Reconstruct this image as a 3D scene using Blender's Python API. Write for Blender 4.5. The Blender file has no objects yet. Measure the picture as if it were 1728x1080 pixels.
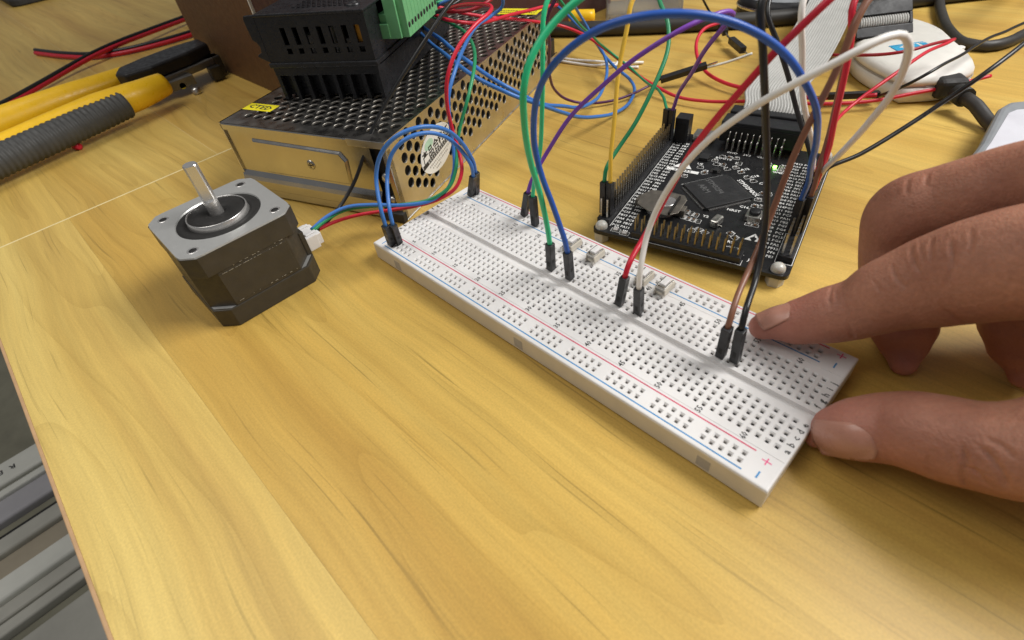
import bpy, bmesh, math, random
from mathutils import Vector, Matrix, noise
S = 0.001                                   # everything below is written in millimetres
C = bpy.context.scene.collection
sc = bpy.context.scene
rng = random.Random(7)
V = Vector

# ---------------------------------------------------------------- camera
cd = bpy.data.cameras.new('camera'); cam = bpy.data.objects.new('camera', cd); C.objects.link(cam)
CAM = V((169.698, -89.505, 130.389))
RX, RY, RZ = V((0.70842, 0.69795, -0.10495)), V((-0.43862, 0.55186, 0.70927)), V((0.55295, -0.45642, 0.69708))
m = Matrix((RX, RY, RZ)).transposed().to_4x4(); m.translation = CAM * S
cam.matrix_world = m
cd.sensor_width = 36; cd.lens = 890.88 / 1728 * 36
cd.clip_start = 0.005; cd.clip_end = 20
cd.dof.use_dof = True; cd.dof.focus_distance = 0.225; cd.dof.aperture_fstop = 20
sc.camera = cam

# ---------------------------------------------------------------- light
w = bpy.data.worlds.new('World'); sc.world = w; w.use_nodes = True
bg = w.node_tree.nodes['Background']; bg.inputs[0].default_value = (0.97, 0.98, 1.0, 1); bg.inputs[1].default_value = 0.16
def area(name, loc, tgt, sx, sy, power, col):
    l = bpy.data.lights.new(name, 'AREA'); l.shape = 'RECTANGLE'; l.size = sx * S; l.size_y = sy * S
    l.energy = power; l.color = col
    o = bpy.data.objects.new(name, l); C.objects.link(o); o.location = V(loc) * S
    o.rotation_euler = (V(tgt) - V(loc)).to_track_quat('-Z', 'Y').to_euler()
    return o
area('window_light', (500, 520, 760), (60, 0, 0), 500, 430, 12.0, (1.0, 0.985, 0.955))
area('ceiling_light', (-300, -380, 1000), (0, -60, 0), 800, 560, 4.6, (1.0, 0.97, 0.92))
sc.view_settings.view_transform = 'Standard'; sc.view_settings.look = 'None'
sc.view_settings.exposure = 0; sc.view_settings.gamma = 1
sc.cycles.max_bounces = 8; sc.cycles.use_denoising = True

# ---------------------------------------------------------------- materials
def nodes(name):
    m = bpy.data.materials.new(name); m.use_nodes = True
    nt = m.node_tree; return m, nt, nt.nodes['Principled BSDF']
def N(nt, t, **kw):
    n = nt.nodes.new(t)
    for k, v in kw.items():
        if k.startswith('i_'):
            n.inputs[k[2:].replace('_', ' ')].default_value = v
        else: setattr(n, k, v)
    return n
def mat(name, col, rough=0.5, metal=0.0, var=0.12, vscale=120, rvar=0.12, bump=0.0, bscale=900, coat=0.0, spec=0.5, sss=0.0, sssr=(1, .6, .4), emit=0.0, trans=0.0, ior=1.45):
    m, nt, p = nodes(name); L = nt.links
    tc = N(nt, 'ShaderNodeTexCoord')
    nz = N(nt, 'ShaderNodeTexNoise', i_Scale=vscale, i_Detail=5.0, i_Roughness=0.6); L.new(tc.outputs['Object'], nz.inputs['Vector'])
    mr = N(nt, 'ShaderNodeMapRange'); mr.inputs['From Min'].default_value = .3; mr.inputs['From Max'].default_value = .7
    mr.inputs['To Min'].default_value = 1 - var; mr.inputs['To Max'].default_value = 1 + var
    L.new(nz.outputs[0], mr.inputs[0])
    mx = N(nt, 'ShaderNodeMix', data_type='RGBA', blend_type='MULTIPLY'); mx.inputs[0].default_value = 1
    mx.inputs[6].default_value = (*col, 1); L.new(mr.outputs[0], mx.inputs[7]); L.new(mx.outputs[2], p.inputs['Base Color'])
    r2 = N(nt, 'ShaderNodeMapRange'); r2.inputs['From Min'].default_value = .3; r2.inputs['From Max'].default_value = .7
    r2.inputs['To Min'].default_value = max(0.02, rough - rvar); r2.inputs['To Max'].default_value = min(1, rough + rvar)
    n2 = N(nt, 'ShaderNodeTexNoise', i_Scale=vscale * 2.7, i_Detail=4.0); L.new(tc.outputs['Object'], n2.inputs['Vector'])
    L.new(n2.outputs[0], r2.inputs[0]); L.new(r2.outputs[0], p.inputs['Roughness'])
    p.inputs['Metallic'].default_value = metal; p.inputs['Coat Weight'].default_value = coat; p.inputs['Specular IOR Level'].default_value = spec
    p.inputs['IOR'].default_value = ior
    if sss:
        p.inputs['Subsurface Weight'].default_value = sss; p.inputs['Subsurface Radius'].default_value = sssr; p.inputs['Subsurface Scale'].default_value = 0.0022
    if trans: p.inputs['Transmission Weight'].default_value = trans
    if emit:
        p.inputs['Emission Color'].default_value = (*col, 1); p.inputs['Emission Strength'].default_value = emit
    if bump:
        n3 = N(nt, 'ShaderNodeTexNoise', i_Scale=bscale, i_Detail=3.0); L.new(tc.outputs['Object'], n3.inputs['Vector'])
        b = N(nt, 'ShaderNodeBump'); b.inputs['Strength'].default_value = bump; b.inputs['Distance'].default_value = 0.0003
        L.new(n3.outputs[0], b.inputs['Height']); L.new(b.outputs[0], p.inputs['Normal'])
    return m
def wood():
    m, nt, p = nodes('laminate_wood'); L = nt.links
    tc = N(nt, 'ShaderNodeTexCoord'); oi = N(nt, 'ShaderNodeObjectInfo')
    sh = N(nt, 'ShaderNodeVectorMath', operation='MULTIPLY_ADD'); sh.inputs[1].default_value = (1, 1, 1)
    cm = N(nt, 'ShaderNodeCombineXYZ'); L.new(oi.outputs['Random'], cm.inputs[0]); L.new(oi.outputs['Random'], cm.inputs[2])
    L.new(tc.outputs['Object'], sh.inputs[0]); L.new(cm.outputs[0], sh.inputs[2])
    # slow warp so that the grain lines wander
    wn = N(nt, 'ShaderNodeTexNoise', i_Scale=7.0, i_Detail=2.0); L.new(sh.outputs[0], wn.inputs['Vector'])
    ws = N(nt, 'ShaderNodeVectorMath', operation='MULTIPLY_ADD'); ws.inputs[1].default_value = (0.0, 0.016, 0.0)
    L.new(wn.outputs[1], ws.inputs[0]); L.new(sh.outputs[0], ws.inputs[2])
    def streak(sx, sy, det, rough=.55):
        mp = N(nt, 'ShaderNodeMapping'); mp.inputs['Scale'].default_value = (sx, sy, 1); L.new(ws.outputs[0], mp.inputs['Vector'])
        n = N(nt, 'ShaderNodeTexNoise', i_Scale=1.0, i_Detail=det, i_Roughness=rough); L.new(mp.outputs[0], n.inputs['Vector']); return n
    a = streak(1.7, 46, 4); r = N(nt, 'ShaderNodeValToRGB'); L.new(a.outputs[0], r.inputs[0])
    e = r.color_ramp.elements; e[0].position = .30; e[0].color = (.50, .305, .072, 1); e[1].position = .70; e[1].color = (.73, .52, .145, 1)
    k = e.new(.47); k.color = (.62, .41, .100, 1)
    b = streak(5, 260, 4); rb = N(nt, 'ShaderNodeMapRange'); L.new(b.outputs[0], rb.inputs[0])
    rb.inputs['From Min'].default_value = .3; rb.inputs['From Max'].default_value = .72; rb.inputs['To Min'].default_value = .89; rb.inputs['To Max'].default_value = 1.07
    m1 = N(nt, 'ShaderNodeMix', data_type='RGBA', blend_type='MULTIPLY'); m1.inputs[0].default_value = 1; L.new(r.outputs[0], m1.inputs[6]); L.new(rb.outputs[0], m1.inputs[7])
    # dark pore lines
    c = streak(16, 900, 2, .5); rc = N(nt, 'ShaderNodeMapRange'); L.new(c.outputs[0], rc.inputs[0])
    rc.inputs['From Min'].default_value = .62; rc.inputs['From Max'].default_value = .72; rc.inputs['To Min'].default_value = 1; rc.inputs['To Max'].default_value = .66
    g = streak(4, 26, 2); rg = N(nt, 'ShaderNodeMapRange'); L.new(g.outputs[0], rg.inputs[0]); rg.inputs['From Min'].default_value = .45; rg.inputs['From Max'].default_value = .6
    mg = N(nt, 'ShaderNodeMix', data_type='FLOAT'); L.new(rg.outputs[0], mg.inputs[0]); mg.inputs[2].default_value = 1; L.new(rc.outputs[0], mg.inputs[3])
    m2 = N(nt, 'ShaderNodeMix', data_type='RGBA', blend_type='MULTIPLY'); m2.inputs[0].default_value = 1; L.new(m1.outputs[2], m2.inputs[6]); L.new(mg.outputs[0], m2.inputs[7])
    # dotted print of the laminate
    d = N(nt, 'ShaderNodeTexNoise', i_Scale=1500.0, i_Detail=2.0); L.new(tc.outputs['Object'], d.inputs['Vector'])
    rd = N(nt, 'ShaderNodeMapRange'); L.new(d.outputs[0], rd.inputs[0]); rd.inputs['From Min'].default_value = .35; rd.inputs['From Max'].default_value = .65; rd.inputs['To Min'].default_value = .93; rd.inputs['To Max'].default_value = 1.04
    m3 = N(nt, 'ShaderNodeMix', data_type='RGBA', blend_type='MULTIPLY'); m3.inputs[0].default_value = 1; L.new(m2.outputs[2], m3.inputs[6]); L.new(rd.outputs[0], m3.inputs[7])
    m4 = N(nt, 'ShaderNodeMix', data_type='RGBA', blend_type='MULTIPLY'); m4.inputs[0].default_value = 1; L.new(m3.outputs[2], m4.inputs[6]); L.new(oi.outputs['Color'], m4.inputs[7])
    # contour lines of a stretched noise: the flame figure of the print
    cn = streak(2.4, 21, 1, .4); mu = N(nt, 'ShaderNodeMath', operation='MULTIPLY'); mu.inputs[1].default_value = 15; L.new(cn.outputs[0], mu.inputs[0])
    fr = N(nt, 'ShaderNodeMath', operation='FRACT'); L.new(mu.outputs[0], fr.inputs[0])
    rr_ = N(nt, 'ShaderNodeValToRGB'); L.new(fr.outputs[0], rr_.inputs[0]); e2 = rr_.color_ramp.elements; e2[0].position = 0; e2[0].color = (.80, .77, .70, 1); e2[1].position = 1; e2[1].color = (.97, .965, .95, 1)
    k2 = e2.new(.10); k2.color = (.93, .915, .88, 1); k3 = e2.new(.45); k3.color = (1.0, 1.0, 1.0, 1)
    m5 = N(nt, 'ShaderNodeMix', data_type='RGBA', blend_type='MULTIPLY'); m5.inputs[0].default_value = .55; L.new(m4.outputs[2], m5.inputs[6]); L.new(rr_.outputs[0], m5.inputs[7])
    # heart and sap bands across the boards
    sx_ = N(nt, 'ShaderNodeSeparateXYZ'); L.new(ws.outputs[0], sx_.inputs[0])
    rm_ = N(nt, 'ShaderNodeMapRange'); L.new(sx_.outputs[1], rm_.inputs[0]); rm_.inputs['From Min'].default_value = -.14; rm_.inputs['From Max'].default_value = .36
    rf = N(nt, 'ShaderNodeValToRGB'); L.new(rm_.outputs[0], rf.inputs[0]); e3 = rf.color_ramp.elements; e3[0].position = 0; e3[0].color = (1, 1, 1, 1); e3[1].position = 1; e3[1].color = (.96, .95, .94, 1)
    for pos, cc in ((.05, (.95, .93, .88)), (.10, (1.0, .99, .97)), (.125, (.88, .81, .70)), (.17, (.96, .93, .88)), (.19, (1.02, 1.02, 1.02)), (.23, (.96, .93, .88)), (.28, (1.03, 1.03, 1.03)), (.36, (.98, .96, .93)), (.48, (1.0, 1.0, 1.02)), (.62, (.95, .94, .92)), (.8, (1.0, 1.0, 1.0))):
        k_ = e3.new(pos); k_.color = (*cc, 1)
    m6 = N(nt, 'ShaderNodeMix', data_type='RGBA', blend_type='MULTIPLY'); m6.inputs[0].default_value = 1; L.new(m5.outputs[2], m6.inputs[6]); L.new(rf.outputs[0], m6.inputs[7])
    fg = streak(55, 1500, 3, .6); rfg = N(nt, 'ShaderNodeMapRange'); L.new(fg.outputs[0], rfg.inputs[0]); rfg.inputs['From Min'].default_value = .32; rfg.inputs['From Max'].default_value = .68; rfg.inputs['To Min'].default_value = .95; rfg.inputs['To Max'].default_value = 1.03
    m7 = N(nt, 'ShaderNodeMix', data_type='RGBA', blend_type='MULTIPLY'); m7.inputs[0].default_value = 1; L.new(m6.outputs[2], m7.inputs[6]); L.new(rfg.outputs[0], m7.inputs[7])
    L.new(m7.outputs[2], p.inputs['Base Color'])
    p.inputs['Roughness'].default_value = .41; p.inputs['Specular IOR Level'].default_value = .42
    bn = N(nt, 'ShaderNodeTexNoise', i_Scale=1100.0, i_Detail=2.0); L.new(tc.outputs['Object'], bn.inputs['Vector'])
    bp = N(nt, 'ShaderNodeBump'); bp.inputs['Strength'].default_value = .07; bp.inputs['Distance'].default_value = .0002
    L.new(bn.outputs[0], bp.inputs['Height']); L.new(bp.outputs[0], p.inputs['Normal'])
    return m
M = dict(
    wood=wood(),
    edge=mat('desk_edge_band', (.50, .31, .16), .5),
    underside=mat('chipboard', (.30, .22, .14), .8, bump=.4),
    seam=mat('seam_filler', (.80, .66, .34), .5),
    white=mat('breadboard_white', (.755, .735, .72), .42, var=.03, rvar=.06, sss=.12, sssr=(1, .9, .75)),
    shaded_white=mat('breadboard_side', (.66, .605, .505), .5, var=.05, sss=.12, sssr=(1, .9, .7)),  # white plastic; the side's shade and warm bounce are put into the colour
    contact=mat('clip_metal_shaded', (.03, .028, .026), .5, .3),  # clip metal blackened: the darkness deep in the holes is in its colour
    slot=mat('slot_grey', (.40, .38, .36), .6),
    red_ink=mat('red_ink', (.62, .07, .14), .6, var=.2), blue_ink=mat('blue_ink', (.05, .24, .50), .6, var=.2),
    black_ink=mat('black_ink', (.03, .03, .03), .6), white_ink=mat('white_ink', (.80, .80, .78), .6),
    pink=mat('plus_ink', (.75, .10, .25), .6),
    steel=mat('polished_steel', (.55, .535, .51), .22, 1.0, var=.06, vscale=45, rvar=.05, bump=.012, bscale=90),
    perf_top=mat('perforated_lid', (.46, .445, .42), .30, 1.0, var=.1, vscale=80, rvar=.08),  # same steel as the side cover; dark reflections painted into the colour
    hole_wall=mat('punched_edge', (.30, .28, .25), .5, .9),  # same metal as the covers, darkened by colour to damp glints in holes
    steel_dark=mat('perforated_steel', (.64, .62, .59), .33, 1.0, var=.1, vscale=80, rvar=.08),
    chrome=mat('chrome', (.74, .72, .70), .26, .85, var=.0, rvar=.0),
    brushed=mat('brushed_aluminium', (.52, .52, .505), .42, .62, var=.015, vscale=220, rvar=.03, bump=.02, bscale=1600),
    motor_black=mat('motor_paint', (.046, .039, .029), .45, var=.15, vscale=200, bump=.08, bscale=2200),
    dark=mat('dark_void', (.012, .011, .010), .7),
    black=mat('black_plastic', (.016, .016, .018), .42, var=.2, bump=.1),
    black_soft=mat('black_rubber', (.028, .027, .026), .62, var=.2, bump=.15),
    driver=mat('driver_black', (.014, .014, .016), .36, var=.35, vscale=260, rvar=.15, bump=.25, bscale=1500),
    green_pale=mat('pale_green_print', (.45, .66, .50), .6),
    green_term=mat('terminal_green', (.15, .42, .19), .45, var=.08, coat=.1),
    pcb=mat('pcb_black', (.014, .014, .015), .34, var=.2, vscale=200),
    chip=mat('chip_epoxy', (.022, .022, .023), .5, var=.12, bump=.2, bscale=2500),
    tin=mat('tinned_pin', (.48, .46, .43), .30, 1.0), gold=mat('gold_pin', (.31, .26, .16), .36, 1.0),
    chip_ink=mat('laser_mark', (.10, .10, .10), .6),
    led=mat('led_green', (.25, 1.0, .08), .4, emit=11.0, var=.0),
    nylon=mat('nylon_screw', (.46, .45, .41), .34, sss=.3, coat=.2), battery=mat('cell_steel', (.60, .585, .54), .34, 1.0, var=.08),
    yellow_grip=mat('yellow_handle', (.92, .55, .016), .36, var=.06, bump=.05), grey_grip=mat('grey_rubber', (.062, .062, .060), .55, var=.15, bump=.2),
    tool_plate=mat('tool_plate', (.22, .215, .20), .4, .7, var=.2), holder=mat('holder_plate', (.26, .235, .20), .4, .8, var=.12),
    tool=mat('tool_steel', (.06, .058, .055), .36, .7, var=.3, bump=.2),
    tag_yellow=mat('yellow_sticker', (.83, .72, .02), .5), paper=mat('white_sticker', (.80, .80, .77), .5, var=.03),
    brown=mat('brown_board', (.115, .055, .022), .55, var=.12), maroon=mat('maroon_board', (.060, .022, .018), .5),
    cream=mat('debugger_case', (.72, .70, .65), .45, var=.04, bump=.08), logo=mat('blue_print', (.03, .36, .62), .5, var=.05),
    ribbon=mat('ribbon_grey', (.44, .435, .415), .5, var=.08),
    grey_case=mat('grey_case', (.24, .255, .27), .5, var=.06), screen=mat('pale_panel', (.60, .60, .65), .35, var=.08, vscale=30),
    low_dark=mat('low_shelf_dark', (.24, .23, .17), .7, var=.2, vscale=20), low_pale=mat('case_pale', (.66, .66, .60), .55, var=.12, vscale=15),
    low_blue=mat('case_bluish', (.40, .39, .41), .55, var=.12, vscale=15), low_mid=mat('case_mid', (.43, .42, .37), .6, var=.15, vscale=15), low_tan=mat('case_tan', (.36, .31, .23), .6, var=.15, vscale=15),
    clear=mat('clear_plastic', (.95, .96, .96), .08, var=.0, trans=.92, rvar=.03), silver=mat('silver_band', (.62, .62, .62), .25, .9),
    amber=mat('amber_part', (.75, .36, .05), .4), heat=mat('shrink_tube', (.018, .018, .018), .5), clear_pin=mat('pale_sleeve', (.72, .70, .62), .35),
    skin_nail=mat('nail', (.46, .225, .165), .32, var=.05, sss=.15, coat=.1),
)
def wire_mat(n, c, r=.38): M[n] = mat('pvc_' + n, c, r, var=.07, vscale=90, rvar=.06, sss=.0)
wire_mat('w_green', (.03, .56, .25)); wire_mat('w_dgreen', (.022, .26, .11)); wire_mat('w_blue', (.026, .105, .45)); wire_mat('w_sky', (.05, .18, .52))
wire_mat('w_red', (.60, .018, .042)); wire_mat('w_dred', (.33, .014, .025)); wire_mat('w_purple', (.20, .06, .42)); wire_mat('w_plum', (.085, .018, .085))
wire_mat('w_yellow', (.80, .50, .055)); wire_mat('w_white', (.86, .83, .79)); wire_mat('w_black', (.016, .016, .017), .33); wire_mat('w_brown', (.235, .105, .065))
wire_mat('w_cable', (.040, .037, .034), .5)

# ---------------------------------------------------------------- mesh tools
class MB:
    def __init__(s): s.v, s.f, s.m, s.sm = [], [], [], []
    def add(s, vs, fs, mi=0, smooth=False, T=None):
        b = len(s.v); s.v += [(T @ V(p)) if T else V(p) for p in vs]
        for f in fs: s.f.append([b + i for i in f]); s.m.append(mi); s.sm.append(smooth)
        return s
    def box(s, x0, x1, y0, y1, z0, z1, mi=0, T=None):
        return s.add([(x0, y0, z0), (x1, y0, z0), (x1, y1, z0), (x0, y1, z0), (x0, y0, z1), (x1, y0, z1), (x1, y1, z1), (x0, y1, z1)],
                     [(3, 2, 1, 0), (4, 5, 6, 7), (0, 1, 5, 4), (1, 2, 6, 5), (2, 3, 7, 6), (3, 0, 4, 7)], mi, False, T)
    def quad(s, a, b, c, d, mi=0, T=None): return s.add([a, b, c, d], [(0, 1, 2, 3)], mi, False, T)
    def prism(s, pts, z0, z1, mi=0, T=None, top=None, smooth=False):
        n = len(pts); tp = top or pts
        vs = [(x, y, z0) for x, y in pts] + [(x, y, z1) for x, y in tp]
        s.add(vs, [tuple(range(n - 1, -1, -1)), tuple(range(n, 2 * n))], mi, False, T)
        b = len(s.v) - 2 * n
        for i in range(n):
            j = (i + 1) % n; s.f.append([b + i, b + j, b + n + j, b + n + i]); s.m.append(mi); s.sm.append(smooth)
        return s
    def lathe(s, prof, n=20, mi=0, T=None, cap=True, smooth=True):
        vs = []; fs = []
        for r, z in prof:
            for i in range(n):
                a = 2 * math.pi * i / n; vs.append((r * math.cos(a), r * math.sin(a), z))
        for k in range(len(prof) - 1):
            for i in range(n):
                j = (i + 1) % n; fs.append((k * n + i, k * n + j, (k + 1) * n + j, (k + 1) * n + i))
        s.add(vs, fs, mi, smooth, T)
        if cap:
            b = len(s.v) - len(vs); q = len(prof) - 1
            s.f.append([b + i for i in range(n - 1, -1, -1)]); s.m.append(mi); s.sm.append(False)
            s.f.append([b + q * n + i for i in range(n)]); s.m.append(mi); s.sm.append(False)
        return s
    def tube(s, pts, r, n=8, mi=0, step=None, cap=True, flat=1.0, wob=0):
        P = spline(pts, step or max(1.2, 1.6 * (r if not isinstance(r, (list, tuple)) else max(r))))
        if wob: P = [p + noise.noise_vector(p * .045 + V((wob, 0, 0))) * (.75 * min(1, i / 8, (len(P) - 1 - i) / 8)) for i, p in enumerate(P)]
        tot = len(P); t0 = (P[1] - P[0]).normalized(); nrm = t0.orthogonal().normalized(); vs = []
        for i, p in enumerate(P):
            t = (P[min(i + 1, tot - 1)] - P[max(i - 1, 0)]).normalized()
            nrm = (nrm - t * nrm.dot(t)).normalized(); bi = t.cross(nrm)
            rr = r if not isinstance(r, (list, tuple)) else interp(r, i / (tot - 1))
            for k in range(n):
                a = 2 * math.pi * k / n; vs.append(p + nrm * (rr * math.cos(a)) + bi * (rr * flat * math.sin(a)))
        fs = [(i * n + k, i * n + (k + 1) % n, (i + 1) * n + (k + 1) % n, (i + 1) * n + k) for i in range(tot - 1) for k in range(n)]
        s.add(vs, fs, mi, True); b = len(s.v) - len(vs)
        if cap:
            s.f.append([b + k for k in range(n - 1, -1, -1)]); s.m.append(mi); s.sm.append(False)
            s.f.append([b + (tot - 1) * n + k for k in range(n)]); s.m.append(mi); s.sm.append(False)
        return s
    def mesh(s, name, mats):
        me = bpy.data.meshes.new(name); me.from_pydata([p * S for p in s.v], [], s.f)
        for k in (mats if isinstance(mats, (list, tuple)) else [mats]): me.materials.append(M[k])
        me.polygons.foreach_set('material_index', s.m); me.polygons.foreach_set('use_smooth', s.sm); me.update()
        return me
    def build(s, name, mats, parent=None, bevel=0, seg=2):
        o = bpy.data.objects.new(name, s.mesh(name, mats)); C.objects.link(o)
        if parent: o.parent = parent
        if bevel:
            b = o.modifiers.new('bevel', 'BEVEL'); b.width = bevel * S; b.segments = seg; b.limit_method = 'ANGLE'; b.angle_limit = math.radians(40); b.harden_normals = False
        return o
def interp(L, t):
    x = t * (len(L) - 1); i = min(int(x), len(L) - 2); return L[i] + (L[i + 1] - L[i]) * (x - i)
def spline(pts, step):
    P = [V(p) for p in pts]
    if len(P) == 2:
        n = max(2, int((P[1] - P[0]).length / step) + 1); return [P[0].lerp(P[1], i / (n - 1)) for i in range(n)]
    P = [P[0] * 2 - P[1]] + P + [P[-1] * 2 - P[-2]]; out = []
    for i in range(1, len(P) - 2):
        p0, p1, p2, p3 = P[i - 1:i + 3]
        d = lambda a, b: max(1e-3, (b - a).length ** .5)
        t1 = d(p0, p1); t2 = t1 + d(p1, p2); t3 = t2 + d(p2, p3)
        n = max(2, int((p2 - p1).length / step))
        for k in range(n):
            t = t1 + (t2 - t1) * k / n
            A1 = p0 * ((t1 - t) / t1) + p1 * (t / t1); A2 = p1 * ((t2 - t) / (t2 - t1)) + p2 * ((t - t1) / (t2 - t1)); A3 = p2 * ((t3 - t) / (t3 - t2)) + p3 * ((t - t2) / (t3 - t2))
            B1 = A1 * ((t2 - t) / t2) + A2 * (t / t2); B2 = A2 * ((t3 - t) / (t3 - t1)) + A3 * ((t - t1) / (t3 - t1))
            out.append(B1 * ((t2 - t) / (t2 - t1)) + B2 * ((t - t1) / (t2 - t1)))
    out.append(P[-2]); return out
def relax(P, k=2):
    P = [V(p) for p in P]
    for _ in range(k): P = [P[0]] + [P[i] * .5 + (P[i - 1] + P[i + 1]) * .25 for i in range(1, len(P) - 1)] + [P[-1]]
    return P
def tag(o, label=None, cat=None, group=None, kind=None):
    for k, v in (('label', label), ('category', cat), ('group', group), ('kind', kind)):
        if v: o[k] = v
    return o
def thing(name, label, cat, loc=(0, 0, 0), rotz=0, group=None):
    o = bpy.data.objects.new(name, None); C.objects.link(o); o.empty_display_size = .01
    o.location = V(loc) * S; o.rotation_euler = (0, 0, math.radians(rotz)); return tag(o, label, cat, group)
def copy_tree(o, parent=None):
    c = o.copy(); C.objects.link(c); c.parent = parent
    for ch in list(o.children): copy_tree(ch, c)
    return c
def link(name, me, parent, loc=(0, 0, 0)):
    o = bpy.data.objects.new(name, me); C.objects.link(o); o.parent = parent; o.location = V(loc) * S; return o
_txt = {}
def text_geo(body, size):
    """flat glyph outlines (verts, faces), centred, `size` mm tall capitals"""
    if body not in _txt:
        c = bpy.data.curves.new('t', 'FONT'); c.body = body; c.resolution_u = 1; c.align_x = 'CENTER'; c.align_y = 'CENTER'; c.size = 1; c.offset = .022; c.offset = .022
        o = bpy.data.objects.new('t', c); C.objects.link(o)
        dg = bpy.context.evaluated_depsgraph_get(); me = bpy.data.meshes.new_from_object(o.evaluated_get(dg))
        _txt[body] = ([v.co.copy() for v in me.vertices], [list(p.vertices) for p in me.polygons])
        bpy.data.objects.remove(o); bpy.data.curves.remove(c); bpy.data.meshes.remove(me)
    vs, fs = _txt[body]; k = size / .70
    return [p * k for p in vs], fs
def put_text(mb, body, size, org, right, up, mi=0, stretch=1.0):
    vs, fs = text_geo(body, size); r, u, o = V(right), V(up), V(org)
    mb.add([o + r * (p.x * stretch) + u * p.y for p in vs], fs, mi)
def frame(org, x, y, z=None):
    x, y = V(x).normalized(), V(y).normalized(); z = z or x.cross(y)
    T = Matrix((x, y, V(z))).transposed().to_4x4(); T.translation = V(org); return T
def rot(deg, org=(0, 0, 0)): return Matrix.Translation(V(org)) @ Matrix.Rotation(math.radians(deg), 4, 'Z')
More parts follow.
